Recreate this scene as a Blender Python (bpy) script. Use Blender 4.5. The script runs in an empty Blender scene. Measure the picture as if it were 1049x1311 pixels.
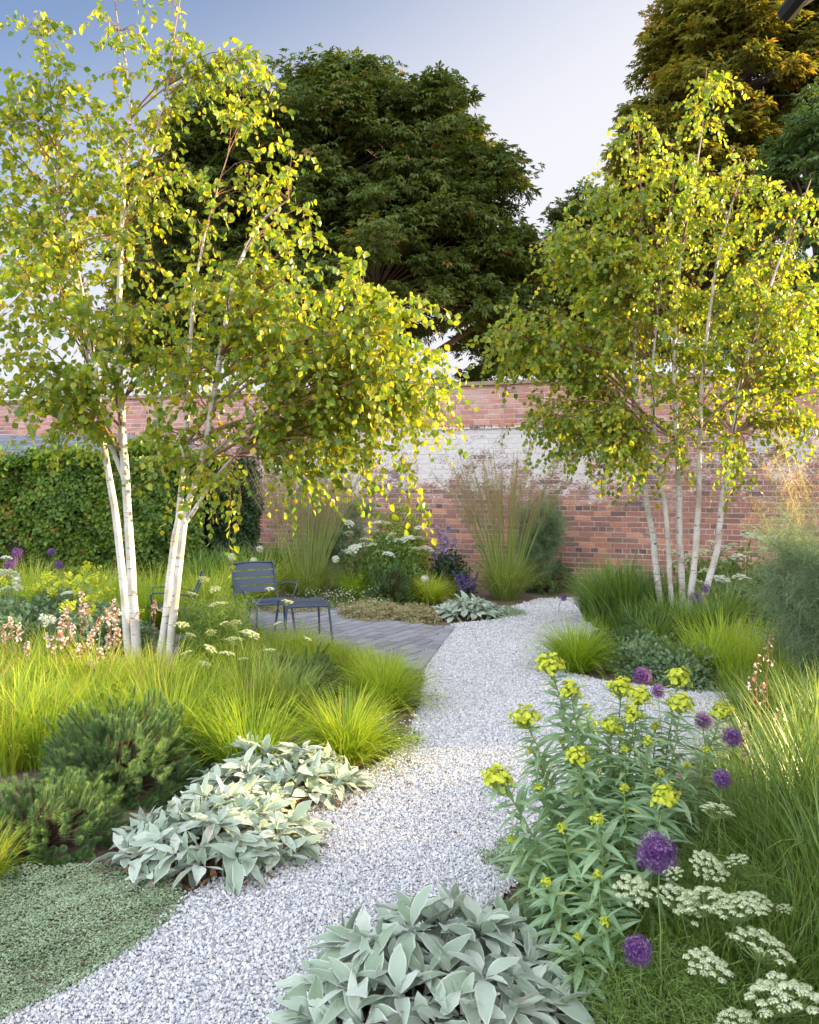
import bpy, math, random
import numpy as np
from mathutils import Vector, Matrix

# ------------------------------------------------------------------ camera, sky, sun, exposure
S = bpy.context.scene
COL = S.collection
EYE = 1.65; FPX = 1100.0; CX = 524.5; HY = 608.0          # eye height, focal length in photo pixels, principal column, horizon row
cam_d = bpy.data.cameras.new('camera'); cam = bpy.data.objects.new('camera', cam_d); COL.objects.link(cam)
cam.location = (0, 0, EYE); cam.rotation_euler = (math.radians(90), 0, 0)
cam_d.sensor_fit = 'HORIZONTAL'; cam_d.sensor_width = 36; cam_d.lens = 36 * FPX / 1049
cam_d.shift_y = -47.5 / 1049; cam_d.clip_end = 2000; cam_d.clip_start = 0.05
S.camera = cam
FILL_CLOUD = 5.3; SUN_EL = 10.2; SUN_AZ = 5.0          # elevation; degrees ahead of straight right
W = bpy.data.worlds.new("World"); S.world = W; W.use_nodes = True
nt = W.node_tree; bg = nt.nodes['Background']; sky = nt.nodes.new('ShaderNodeTexSky')
sky.sky_type = 'NISHITA'; sky.sun_disc = False
sky.sun_elevation = math.radians(SUN_EL); sky.sun_rotation = math.radians(90 - SUN_AZ)
sky.air_density = 1.0; sky.dust_density = 2.6; sky.ozone_density = 2.0; sky.altitude = 50
# unseen bright veil overhead and behind the camera, added to light the garden
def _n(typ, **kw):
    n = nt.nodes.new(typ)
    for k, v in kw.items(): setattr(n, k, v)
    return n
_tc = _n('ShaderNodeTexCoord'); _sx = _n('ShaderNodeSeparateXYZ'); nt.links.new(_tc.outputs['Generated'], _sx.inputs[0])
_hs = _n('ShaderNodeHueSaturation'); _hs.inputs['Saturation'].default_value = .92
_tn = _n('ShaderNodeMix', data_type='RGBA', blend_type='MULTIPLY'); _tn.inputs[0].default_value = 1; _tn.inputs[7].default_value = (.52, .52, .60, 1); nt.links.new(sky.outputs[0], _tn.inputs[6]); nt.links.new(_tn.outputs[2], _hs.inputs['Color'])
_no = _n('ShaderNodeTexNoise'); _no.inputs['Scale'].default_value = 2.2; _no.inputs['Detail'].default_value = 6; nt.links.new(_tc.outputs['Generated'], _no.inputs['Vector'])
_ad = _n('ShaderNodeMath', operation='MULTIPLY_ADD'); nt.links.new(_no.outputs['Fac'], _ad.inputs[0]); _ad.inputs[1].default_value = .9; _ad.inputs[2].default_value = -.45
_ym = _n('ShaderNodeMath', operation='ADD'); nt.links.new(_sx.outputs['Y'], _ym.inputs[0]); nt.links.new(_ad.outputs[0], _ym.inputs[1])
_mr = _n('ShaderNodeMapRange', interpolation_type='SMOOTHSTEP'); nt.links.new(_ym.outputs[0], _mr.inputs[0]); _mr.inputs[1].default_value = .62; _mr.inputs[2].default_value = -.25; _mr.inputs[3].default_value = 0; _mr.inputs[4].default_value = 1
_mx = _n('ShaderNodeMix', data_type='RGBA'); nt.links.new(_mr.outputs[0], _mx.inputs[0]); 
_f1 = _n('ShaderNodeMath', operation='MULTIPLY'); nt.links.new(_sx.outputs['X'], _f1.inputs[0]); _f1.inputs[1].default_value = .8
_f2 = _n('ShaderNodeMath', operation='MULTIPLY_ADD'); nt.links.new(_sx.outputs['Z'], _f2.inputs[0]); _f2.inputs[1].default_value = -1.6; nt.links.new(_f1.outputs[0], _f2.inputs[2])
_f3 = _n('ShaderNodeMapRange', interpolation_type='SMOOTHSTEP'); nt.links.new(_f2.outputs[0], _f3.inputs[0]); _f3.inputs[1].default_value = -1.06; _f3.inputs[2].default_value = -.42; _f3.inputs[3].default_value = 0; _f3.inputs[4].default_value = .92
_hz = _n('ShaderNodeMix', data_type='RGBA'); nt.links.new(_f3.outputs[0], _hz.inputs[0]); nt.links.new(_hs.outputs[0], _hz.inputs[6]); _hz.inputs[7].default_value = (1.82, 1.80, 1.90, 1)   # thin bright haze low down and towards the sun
nt.links.new(_hz.outputs[2], _mx.inputs[6]); _mx.inputs[7].default_value = (FILL_CLOUD * .95, FILL_CLOUD, FILL_CLOUD * 1.13, 1)
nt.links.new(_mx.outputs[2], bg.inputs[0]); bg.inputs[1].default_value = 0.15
sd = bpy.data.lights.new('sun', 'SUN'); sun = bpy.data.objects.new('sun', sd); COL.objects.link(sun)
sd.energy = 5.0; sd.angle = math.radians(0.6); sd.color = (1.0, 0.76, 0.40)
_d = Vector((math.cos(math.radians(SUN_AZ)) * math.cos(math.radians(SUN_EL)), math.sin(math.radians(SUN_AZ)) * math.cos(math.radians(SUN_EL)), math.sin(math.radians(SUN_EL))))
sun.rotation_euler = _d.to_track_quat('Z', 'Y').to_euler()
S.view_settings.view_transform = 'Standard'; S.view_settings.look = 'None'; S.view_settings.gamma = 1
S.view_settings.exposure = 1.82
try:
    S.cycles.max_bounces = 7; S.cycles.diffuse_bounces = 4; S.cycles.transmission_bounces = 4; S.cycles.transparent_max_bounces = 4
    S.cycles.sample_clamp_indirect = 4; S.cycles.use_denoising = True
except Exception:
    pass

# ------------------------------------------------------------------ helpers
R = np.random.default_rng(11); random.seed(5)
def U(a, b, n=None): return R.uniform(a, b, n)
def norm(a): return a / np.maximum(np.linalg.norm(a, axis=-1, keepdims=True), 1e-9)
def at(px, py, D): return np.array([(px - CX) / FPX * D, D, EYE - (py - HY) / FPX * D])
def gnd(px, py):
    D = EYE * FPX / (py - HY); return np.array([(px - CX) / FPX * D, D, 0.0])
def gx(px, D): return np.array([(px - CX) / FPX * D, D, 0.0])
def frames(d, up):
    y = norm(d); x = norm(np.cross(y, up)); z = np.cross(x, y)
    return np.stack([x, y, z], axis=-1)
def rand_dirs(n): return norm(R.normal(size=(n, 3)))

class Geo:
    def __init__(s): s.V = []; s.F = []; s.T = []; s.E = []; s.M = []; s.n = 0
    def add(s, V, F, t=0.5, e=0.0, m=0):
        V = np.asarray(V, float).reshape(-1, 3); F = np.asarray(F, int)
        s.V.append(V); s.F.append(F + s.n)
        s.T.append(np.broadcast_to(np.asarray(t, float), (len(V),))); s.E.append(np.broadcast_to(np.asarray(e, float), (len(V),)))
        s.M.append(np.full(len(F), m)); s.n += len(V); return s
    def inst(s, tmpl, M, P, t=0.5, m=0):
        V, F, E = tmpl; N = len(P); k = len(V)
        if N == 0: return s
        VV = np.einsum('nij,vj->nvi', M, V) + P[:, None, :]
        FF = F[None] + (np.arange(N) * k)[:, None, None]
        tt = np.repeat(np.broadcast_to(np.asarray(t, float), (N,)), k)
        return s.add(VV.reshape(-1, 3), FF.reshape(-1, F.shape[1]), tt, np.tile(E, N), m)
    def mesh(s, name, mats, smooth=False):
        me = bpy.data.meshes.new(name)
        V = np.concatenate(s.V)
        sizes = np.concatenate([np.full(len(f), f.shape[1]) for f in s.F]); loops = np.concatenate([f.ravel() for f in s.F])
        me.vertices.add(len(V)); me.vertices.foreach_set('co', V.ravel().astype(np.float32))
        me.loops.add(len(loops)); me.loops.foreach_set('vertex_index', loops.astype(np.int32))
        me.polygons.add(len(sizes)); me.polygons.foreach_set('loop_start', np.concatenate([[0], np.cumsum(sizes)[:-1]]).astype(np.int32))
        if not isinstance(mats, (list, tuple)): mats = [mats]
        for m in mats: me.materials.append(m)
        if len(mats) > 1: me.polygons.foreach_set('material_index', np.concatenate(s.M).astype(np.int32))
        me.polygons.foreach_set('use_smooth', np.full(len(sizes), smooth))
        for nm, arr in (('tint', s.T), ('edge', s.E)):
            a = me.attributes.new(nm, 'FLOAT', 'POINT'); a.data.foreach_set('value', np.concatenate(arr).astype(np.float32))
        me.update(calc_edges=True)
        return me
    def obj(s, name, mats, parent=None, smooth=False, loc=None):
        return link(name, s.mesh(name, mats, smooth), parent, loc)

def link(name, me, parent=None, loc=None, rz=0, sc=1):
    o = bpy.data.objects.new(name, me); COL.objects.link(o)
    if parent is not None: o.parent = parent
    if loc is not None: o.location = Vector([float(v) for v in loc])
    if rz: o.rotation_euler = (0, 0, rz)
    if sc != 1: o.scale = (sc, sc, sc) if np.isscalar(sc) else sc
    return o
def tag(o, label=None, cat=None, group=None, kind=None):
    if label: o['label'] = label
    if cat: o['category'] = cat
    if group: o['group'] = group
    if kind: o['kind'] = kind
    return o
def thing(name, label, cat, loc=(0, 0, 0), rz=0, group=None, sc=1):
    return tag(link(name, None, None, loc, rz, sc), label, cat, group)
def dup(root, label, loc, rz=0, sc=1, group=None):
    def cp(o, par):
        c = o.copy(); COL.objects.link(c)
        if par is not None: c.parent = par
        for k in list(o.children): cp(k, c)
        return c
    r = cp(root, None); r.location = Vector([float(v) for v in loc]); r.rotation_euler = (0, 0, rz)
    r.scale = (sc, sc, sc) if np.isscalar(sc) else sc
    r['label'] = label
    if group: r['group'] = group
    return r

def tubes(C, Rd, S_=5):
    """C (N,K,3) centre lines, Rd (N,K) radii -> verts, quads"""
    N, K, _ = C.shape
    T = np.empty_like(C); T[:, 1:-1] = C[:, 2:] - C[:, :-2]; T[:, 0] = C[:, 1] - C[:, 0]; T[:, -1] = C[:, -1] - C[:, -2]
    T = norm(T); ref = np.where(np.abs(T[:, :1, 2:3]) > .9, np.array([1., 0, 0]), np.array([0, 0, 1.]))
    ref = np.broadcast_to(ref, T.shape)
    X = norm(np.cross(T, ref)); Y = np.cross(T, X)
    a = np.linspace(0, 2 * np.pi, S_, endpoint=False)
    ring = C[:, :, None, :] + Rd[:, :, None, None] * (np.cos(a)[None, None, :, None] * X[:, :, None] + np.sin(a)[None, None, :, None] * Y[:, :, None])
    V = ring.reshape(-1, 3)
    i = np.arange(N)[:, None, None] * K * S_ + np.arange(K - 1)[None, :, None] * S_
    j = np.arange(S_)[None, None, :]; jn = (j + 1) % S_
    F = np.stack([i + j, i + jn, i + jn + S_, i + j + S_], -1).reshape(-1, 4)
    return V, F
def ribbons(C, Wd, side=None, fold=0.0):
    """flat or folded strips; Wd (N,K) half widths"""
    N, K, _ = C.shape
    if side is None:
        T = norm(C[:, -1] - C[:, 0]); side = norm(np.cross(T, rand_dirs(N)))
    sd_ = side[:, None, :] * Wd[..., None]
    V = np.stack([C - sd_, C + sd_], 2).reshape(-1, 3)
    i = np.arange(N)[:, None] * K * 2 + np.arange(K - 1)[None] * 2
    F = np.stack([i, i + 1, i + 3, i + 2], -1).reshape(-1, 4)
    return V, F
def arcs(P, phi, L, th0, dth, K=5, pw=1.4):
    """curved blades: start P, azimuth phi, length L, angle from vertical th0 growing by dth"""
    N = len(P); t = np.linspace(0, 1, K)[None]
    th = th0[:, None] + dth[:, None] * ((t[:, :-1] + t[:, 1:]) / 2) ** pw
    st = (L / (K - 1))[:, None]
    r = np.concatenate([np.zeros((N, 1)), np.cumsum(np.sin(th) * st, 1)], 1)
    z = np.concatenate([np.zeros((N, 1)), np.cumsum(np.cos(th) * st, 1)], 1)
    C = np.stack([P[:, None, 0] + r * np.cos(phi)[:, None], P[:, None, 1] + r * np.sin(phi)[:, None], P[:, None, 2] + z], -1)
    return C
def smooth_line(P, n):
    P = np.asarray(P, float); Q = np.vstack([2 * P[0] - P[1], P, 2 * P[-1] - P[-2]]); out = []
    for u in np.linspace(0, len(P) - 1 - 1e-6, n):
        i = int(u); t = u - i; a, b, c, d = Q[i:i + 4]
        out.append(.5 * (2 * b + (c - a) * t + (2 * a - 5 * b + 4 * c - d) * t * t + (3 * b - a - 3 * c + d) * t ** 3))
    return np.array(out)
def leaf_t(widths, L=1.0, W=0.5, fold=0.25, curl=0.2, cols=3):
    """leaf along +Y, base at the origin, `edge` runs 0 at midrib to 1 at margin"""
    K = len(widths); t = np.linspace(0, 1, K); u = np.linspace(-1, 1, cols)
    V = []; E = []
    for k in range(K):
        for c in u:
            w = widths[k] * W
            V.append((c * w, t[k] * L, abs(c) * w * fold - curl * L * t[k] ** 2)); E.append(abs(c) if k < K - 1 else 1.0)
    F = [(k * cols + c, k * cols + c + 1, (k + 1) * cols + c + 1, (k + 1) * cols + c) for k in range(K - 1) for c in range(cols - 1)]
    return np.array(V), np.array(F), np.array(E)
DIAM = (np.array([(0, 0, 0), (.34, .45, .05), (0, 1, -.08), (-.34, .45, .05)], float), np.array([(0, 1, 2, 3)]), np.zeros(4))
def box_v(x0, x1, y0, y1, z0, z1):
    V = np.array([(x, y, z) for x in (x0, x1) for y in (y0, y1) for z in (z0, z1)], float)
    F = np.array([(0, 1, 3, 2), (4, 6, 7, 5), (0, 4, 5, 1), (2, 3, 7, 6), (0, 2, 6, 4), (1, 5, 7, 3)])
    return V, F
BOXF = box_v(0, 1, 0, 1, 0, 1)[1]
def inpoly(x, y, poly):
    poly = np.asarray(poly)[:, :2]; ins = np.zeros(len(x), bool); n = len(poly)
    for i in range(n):
        x1, y1 = poly[i]; x2, y2 = poly[(i + 1) % n]
        if y1 == y2: continue
        c = ((y1 > y) != (y2 > y)) & (x < (x2 - x1) * (y - y1) / (y2 - y1) + x1)
        ins ^= c
    return ins

# ------------------------------------------------------------------ materials
def newmat(name):
    m = bpy.data.materials.new(name); m.use_nodes = True
    t = m.node_tree; b = t.nodes['Principled BSDF']; return m, t, b
def nd(t, typ, **kw):
    n = t.nodes.new(typ)
    for k, v in kw.items(): setattr(n, k, v)
    return n
def ramp(t, stops, fac=None, interp='LINEAR'):
    r = nd(t, 'ShaderNodeValToRGB'); r.color_ramp.interpolation = interp
    el = r.color_ramp.elements
    while len(el) < len(stops): el.new(.5)
    for e, (p, c) in zip(el, stops): e.position = p; e.color = (*c, 1)
    if fac is not None: t.links.new(fac, r.inputs[0])
    return r
def attr(t, nm): return nd(t, 'ShaderNodeAttribute', attribute_name=nm).outputs['Fac']
def mixc(t, a, b, fac, mode='MIX'):
    m = nd(t, 'ShaderNodeMix', data_type='RGBA', blend_type=mode)
    for s_, v in ((m.inputs[6], a), (m.inputs[7], b)):
        if isinstance(v, tuple): s_.default_value = (*v, 1)
        else: t.links.new(v, s_)
    if isinstance(fac, (int, float)): m.inputs[0].default_value = fac
    else: t.links.new(fac, m.inputs[0])
    return m.outputs[2]
def noise(t, scale, detail=3, vec=None, rough=.55):
    n = nd(t, 'ShaderNodeTexNoise'); n.inputs['Scale'].default_value = scale; n.inputs['Detail'].default_value = detail; n.inputs['Roughness'].default_value = rough
    if vec is not None: t.links.new(vec, n.inputs['Vector'])
    return n.outputs['Fac']
def objco(t): return nd(t, 'ShaderNodeTexCoord').outputs['Object']
def mapped(t, sc, vec=None):
    m = nd(t, 'ShaderNodeMapping'); m.inputs['Scale'].default_value = sc
    t.links.new(vec if vec is not None else objco(t), m.inputs['Vector']); return m.outputs[0]
def math_(t, op, a, b=None, clamp=False):
    m = nd(t, 'ShaderNodeMath', operation=op, use_clamp=clamp)
    for s_, v in ((m.inputs[0], a), (m.inputs[1], b)):
        if v is None: continue
        if isinstance(v, (int, float)): s_.default_value = v
        else: t.links.new(v, s_)
    return m.outputs[0]
def mrange(t, v, a, b, c=0., d=1.):
    m = nd(t, 'ShaderNodeMapRange', interpolation_type='SMOOTHSTEP')
    t.links.new(v, m.inputs[0]); m.inputs[1].default_value = a; m.inputs[2].default_value = b; m.inputs[3].default_value = c; m.inputs[4].default_value = d
    return m.outputs[0]
def bump(t, b, h, strength=.4, dist=.01):
    n = nd(t, 'ShaderNodeBump'); n.inputs['Strength'].default_value = strength; n.inputs['Distance'].default_value = dist
    t.links.new(h, n.inputs['Height']); t.links.new(n.outputs[0], b.inputs['Normal'])
def leafmat(name, stops, trans=None, tw=.4, rough=.5, spec=.35, edge=None, edgepos=(.8, 1.), sheen=0.):
    """tint picks the colour of each leaf; trans multiplies it for the light that comes through"""
    m, t, b = newmat(name)
    col = ramp(t, stops, attr(t, 'tint')).outputs[0]
    if edge is not None:
        col = mixc(t, col, edge, mrange(t, attr(t, 'edge'), *edgepos))
    t.links.new(col, b.inputs['Base Color']); b.inputs['Roughness'].default_value = rough; b.inputs['Specular IOR Level'].default_value = spec
    if sheen: b.inputs['Sheen Weight'].default_value = sheen; b.inputs['Sheen Roughness'].default_value = .4
    if tw:
        tr = nd(t, 'ShaderNodeBsdfTranslucent')
        t.links.new(mixc(t, col, trans or (1.6, 1.5, .8), 1.0, 'MULTIPLY'), tr.inputs[0])
        mx = nd(t, 'ShaderNodeMixShader'); mx.inputs[0].default_value = tw
        t.links.new(b.outputs[0], mx.inputs[1]); t.links.new(tr.outputs[0], mx.inputs[2])
        t.links.new(mx.outputs[0], t.nodes['Material Output'].inputs['Surface'])
    return m
def plain(name, col, rough=.6, metal=0, nscale=None, col2=None):
    m, t, b = newmat(name); b.inputs['Roughness'].default_value = rough; b.inputs['Metallic'].default_value = metal
    if nscale:
        c = mixc(t, col, col2, noise(t, nscale, 4, objco(t))); t.links.new(c, b.inputs['Base Color'])
    else: b.inputs['Base Color'].default_value = (*col, 1)
    return m

M = {}
M['birch_leaf'] = leafmat('birch_leaf', [(0, (.10, .20, .028)), (.5, (.21, .30, .027)), (.94, (.40, .41, .03)), (1, (.48, .38, .04))], (2.0, 1.7, .5), .52, .34, .6)
M['grass_lime'] = leafmat('grass_lime', [(0, (.18, .29, .03)), (.6, (.34, .46, .04)), (.92, (.50, .55, .06)), (1, (.50, .42, .14))], None, .4, .5, .3)
M['grass_mid'] = leafmat('grass_mid', [(0, (.10, .18, .04)), (.7, (.20, .31, .06)), (1, (.40, .42, .12))], None, .35)
M['grass_green'] = leafmat('grass_green', [(0, (.08, .15, .03)), (.8, (.18, .30, .06)), (1, (.32, .40, .08))], None, .35, .4, .5)
M['stipa_blade'] = leafmat('stipa_blade', [(0, (.14, .22, .05)), (.6, (.32, .42, .10)), (1, (.50, .50, .20))], None, .3)
M['stipa_plume'] = leafmat('stipa_plume', [(0, (.22, .13, .10)), (1, (.46, .33, .24))], None, .4)
M['gold_plume'] = leafmat('gold_plume', [(0, (.42, .33, .15)), (1, (.66, .54, .28))], (1.2, 1.1, .8), .5)
M['pine'] = leafmat('pine', [(0, (.035, .085, .03)), (.6, (.085, .17, .05)), (1, (.22, .34, .10))], None, .15, .5, .3, (.25, .38, .13), (.2, 1.6))
M['pine_wood'] = plain('pine_wood', (.10, .06, .035), .9)
M['stachys'] = leafmat('stachys', [(0, (.25, .34, .22)), (.45, (.39, .48, .37)), (.88, (.54, .60, .50)), (1, (.50, .44, .36))], (1.1, 1.15, .8), .15, .9, .05, (.66, .70, .62), (.78, 1.05), .5)
def _felt():
    t = M['stachys'].node_tree; b = t.nodes['Principled BSDF']; c = objco(t)
    h = math_(t, 'ADD', noise(t, 420, 3, c), math_(t, 'MULTIPLY', noise(t, 55, 3, c), 1.2)); bump(t, b, h, .55, .004)
_felt()
M['dead_leaf'] = leafmat('dead_leaf', [(0, (.12, .06, .035)), (1, (.34, .17, .08))], None, .1, .8)
M['euph_leaf'] = leafmat('euph_leaf', [(0, (.19, .32, .16)), (.85, (.36, .50, .29)), (1, (.50, .54, .18))], None, .28, .45, .35, (.34, .46, .30), (.35, -.1))
M['euph_stem'] = plain('euph_stem', (.24, .34, .08), .5)
M['euph_head'] = leafmat('euph_head', [(0, (.46, .56, .05)), (1, (.76, .80, .07))], (1.1, 1., .5), .35)
M['green_stem'] = plain('green_stem', (.16, .24, .07), .6)
M['red_stem'] = plain('red_stem', (.28, .12, .07), .6)
M['allium'] = leafmat('allium', [(0, (.08, .03, .12)), (.6, (.21, .08, .30)), (1, (.42, .22, .48))], (1.2, .9, 1.2), .2)
M['white_fl'] = leafmat('white_fl', [(0, (.50, .56, .36)), (.5, (.72, .74, .60)), (1, (.86, .86, .80))], (1., 1., .8), .25)
M['ammi'] = leafmat('ammi', [(0, (.36, .48, .20)), (.45, (.58, .66, .38)), (1, (.80, .84, .62))], (1., 1., .8), .25)
M['cream_fl'] = leafmat('cream_fl', [(0, (.40, .48, .16)), (.5, (.64, .68, .36)), (1, (.80, .80, .58))], (1., 1., .8), .25)
M['gaura'] = leafmat('gaura', [(0, (.26, .12, .06)), (.4, (.42, .24, .16)), (.62, (.80, .73, .68)), (1, (.90, .88, .86))], (1., .9, .85), .25)
M['lilac'] = leafmat('lilac', [(0, (.22, .16, .30)), (1, (.55, .45, .68))], (1., .9, 1.1), .2)
M['violet'] = leafmat('violet', [(0, (.08, .05, .22)), (1, (.24, .16, .52))], (1., .9, 1.1), .2)
M['fennel'] = leafmat('fennel', [(0, (.12, .19, .10)), (.8, (.22, .32, .18)), (1, (.38, .42, .28))], None, .3)
M['herb'] = leafmat('herb', [(0, (.09, .16, .035)), (1, (.22, .33, .07))], None, .3)
M['herb_yellow'] = leafmat('herb_yellow', [(0, (.14, .20, .03)), (1, (.42, .46, .05))], None, .35)
M['bluegreen'] = leafmat('bluegreen', [(0, (.11, .18, .09)), (1, (.25, .35, .18))], None, .25)
M['thyme'] = leafmat('thyme', [(0, (.10, .17, .08)), (.5, (.20, .29, .14)), (1, (.45, .54, .36))], None, .15, .7, .3, (.66, .74, .58), (.3, 1.3))
M['sedum'] = leafmat('sedum', [(0, (.20, .26, .10)), (.5, (.38, .36, .20)), (1, (.58, .36, .26))], None, .2)
M['hedge'] = leafmat('hedge', [(0, (.06, .12, .02)), (.7, (.16, .27, .035)), (.95, (.34, .42, .05)), (1, (.36, .18, .05))], None, .4, .4, .5)
M['darkshrub'] = leafmat('darkshrub', [(0, (.02, .05, .018)), (1, (.06, .11, .035))], None, .2)
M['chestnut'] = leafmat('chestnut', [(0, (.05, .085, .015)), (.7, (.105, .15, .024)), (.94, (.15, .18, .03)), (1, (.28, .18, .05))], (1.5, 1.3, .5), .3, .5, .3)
M['chestnut_sunlit'] = leafmat('chestnut_sunlit', [(0, (.07, .10, .02)), (.6, (.17, .19, .025)), (.88, (.30, .25, .03)), (1, (.46, .28, .06))], (1.8, 1.4, .5), .42, .5, .3)  # chestnut leaves with golden sunlight put into the colour
M['limetree'] = leafmat('limetree', [(0, (.16, .20, .02)), (1, (.32, .32, .03))], None, .45)
M['yewgreen'] = leafmat('yewgreen', [(0, (.05, .10, .025)), (1, (.12, .19, .05))], None, .3)
M['bark_dark'] = plain('bark_dark', (.07, .05, .035), .9, 0, 8, (.13, .10, .07))
def bark():
    m, t, b = newmat('birch_bark')
    c = objco(t)
    lent = noise(t, 1.0, 2, mapped(t, (9, 9, 75), c))
    patch = noise(t, 1.0, 4, mapped(t, (6, 6, 5), c))
    base = mixc(t, (.66, .63, .59), (.46, .39, .31), mrange(t, patch, .42, .68))
    base = mixc(t, base, (.20, .14, .10), mrange(t, lent, .62, .68))
    base = mixc(t, base, (.16, .13, .10), mrange(t, noise(t, 1.0, 3, mapped(t, (11, 11, 16), c)), .66, .71))
    col = mixc(t, base, (.24, .11, .065), mrange(t, attr(t, 'tint'), .25, .8))
    t.links.new(col, b.inputs['Base Color']); b.inputs['Roughness'].default_value = .65
    bump(t, b, lent, .3, .004); return m
M['birch_bark'] = bark()
def ground_mat():
    m, t, b = newmat('garden_soil'); c = objco(t)
    col = mixc(t, (.09, .06, .04), (.24, .17, .12), noise(t, 30, 6, c)); col = mixc(t, col, (.07, .10, .03), mrange(t, noise(t, 2.5, 4, c), .5, .7))
    t.links.new(col, b.inputs['Base Color']); b.inputs['Roughness'].default_value = .95; bump(t, b, noise(t, 60, 5, c), .8, .03); return m
M['soil'] = ground_mat()
def gravel_mat():
    m, t, b = newmat('gravel_bed'); c = objco(t)
    v = nd(t, 'ShaderNodeTexVoronoi'); v.inputs['Scale'].default_value = 95; t.links.new(c, v.inputs['Vector'])
    sep = nd(t, 'ShaderNodeSeparateColor'); t.links.new(v.outputs['Color'], sep.inputs[0])
    col = ramp(t, STONE, sep.outputs[0]).outputs[0]
    col = mixc(t, (.22, .20, .19), col, mrange(t, v.outputs['Distance'], .75, .35))
    t.links.new(col, b.inputs['Base Color']); b.inputs['Roughness'].default_value = .85
    bump(t, b, math_(t, 'SUBTRACT', 1, v.outputs['Distance']), .9, .008); return m
STONE = [(0, (.34, .36, .39)), (.18, (.48, .50, .54)), (.36, (.64, .64, .65)), (.7, (.76, .75, .75)), (.9, (.58, .53, .48)), (1, (.86, .85, .85))]
M['gravel'] = gravel_mat()
def chip_mat():
    m, t, b = newmat('stone_chips'); c = ramp(t, STONE, attr(t, 'tint')).outputs[0]
    c = mixc(t, c, (.45, .44, .45), math_(t, 'MULTIPLY', noise(t, 130, 2, objco(t)), .35))
    t.links.new(c, b.inputs['Base Color']); b.inputs['Roughness'].default_value = .75; return m
M['chips'] = chip_mat()
def brick_mat():
    m, t, b = newmat('old_brick'); c = objco(t); sx = nd(t, 'ShaderNodeSeparateXYZ'); t.links.new(c, sx.inputs[0]); z = sx.outputs['Z']; x = sx.outputs['X']
    low = ramp(t, [(0, (.13, .09, .09)), (.10, (.22, .13, .12)), (.40, (.33, .17, .14)), (.75, (.40, .20, .165)), (.92, (.48, .22, .155)), (1, (.60, .30, .20))], attr(t, 'tint')).outputs[0]
    hi = ramp(t, [(0, (.24, .19, .21)), (.15, (.42, .20, .17)), (.6, (.47, .24, .20)), (1, (.56, .33, .29))], attr(t, 'tint')).outputs[0]
    col = mixc(t, low, hi, mrange(t, z, 2.36, 2.38))
    mort = mixc(t, (.80, .72, .64), (.50, .43, .38), noise(t, 5, 4, c))
    col = mixc(t, col, mort, attr(t, 'edge'))                        # edge = 1 on the mortar slab
    col = mixc(t, col, mixc(t, (.7, .62, .55), (1.25, 1.2, 1.15), noise(t, 24, 5, c)), 1.0, 'MULTIPLY')
    # lime wash left in patches on the lower wall, strongest just under the ledge
    ln = noise(t, 1.0, 6, mapped(t, (.55, 1, 1.1), c), .6); fine = noise(t, 26, 6, mapped(t, (1, 1, 1.6), c), .7)
    hz = math_(t, 'MULTIPLY', mrange(t, z, .85, 2.25), mrange(t, z, 2.40, 2.34))
    patch = math_(t, 'ADD', mrange(t, ln, .38, .62, .1, .75), mrange(t, math_(t, 'ABSOLUTE', math_(t, 'SUBTRACT', x, WASH_X)), 4.0, .8, 0, .7))
    s = math_(t, 'ADD', math_(t, 'MULTIPLY', hz, patch), math_(t, 'MULTIPLY', math_(t, 'SUBTRACT', fine, .5), 3.2))
    s = math_(t, 'ADD', s, math_(t, 'MULTIPLY', math_(t, 'SUBTRACT', attr(t, 'tint'), .5), .35))
    s = math_(t, 'ADD', s, math_(t, 'MULTIPLY', math_(t, 'SUBTRACT', noise(t, 1.0, 5, mapped(t, (4, 1, 6), c), .7), .5), 2.4))
    wash = mrange(t, s, .42, .80)
    wash = math_(t, 'MULTIPLY', wash, mrange(t, hz, .02, .25))
    film = math_(t, 'MULTIPLY', mrange(t, noise(t, 1.0, 5, mapped(t, (.9, 1, 2.5), c), .65), .5, .75), mrange(t, z, 2.36, 2.9, .10, .45))
    col = mixc(t, col, (.62, .56, .56), film)
    bloom = math_(t, 'MULTIPLY', mrange(t, noise(t, 1.0, 7, mapped(t, (1.3, 1, 3.2), c), .75), .50, .72), mrange(t, z, .15, 1.2, .15, .75))
    bloom = math_(t, 'MULTIPLY', bloom, mrange(t, fine, .42, .60))
    col = mixc(t, col, (.66, .62, .61), bloom)
    dark = math_(t, 'MULTIPLY', mrange(t, noise(t, 1.6, 5, c), .42, .7), mrange(t, z, .5, 1.4, 0, .5))
    dark = math_(t, 'MULTIPLY', dark, mrange(t, z, 2.38, 2.34))
    col = mixc(t, col, (.15, .10, .10), dark)
    col = mixc(t, col, (.72, .71, .70), math_(t, 'MULTIPLY', wash, .82))
    t.links.new(col, b.inputs['Base Color']); b.inputs['Roughness'].default_value = .92
    bump(t, b, noise(t, 70, 5, c), .6, .006); return m

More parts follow.
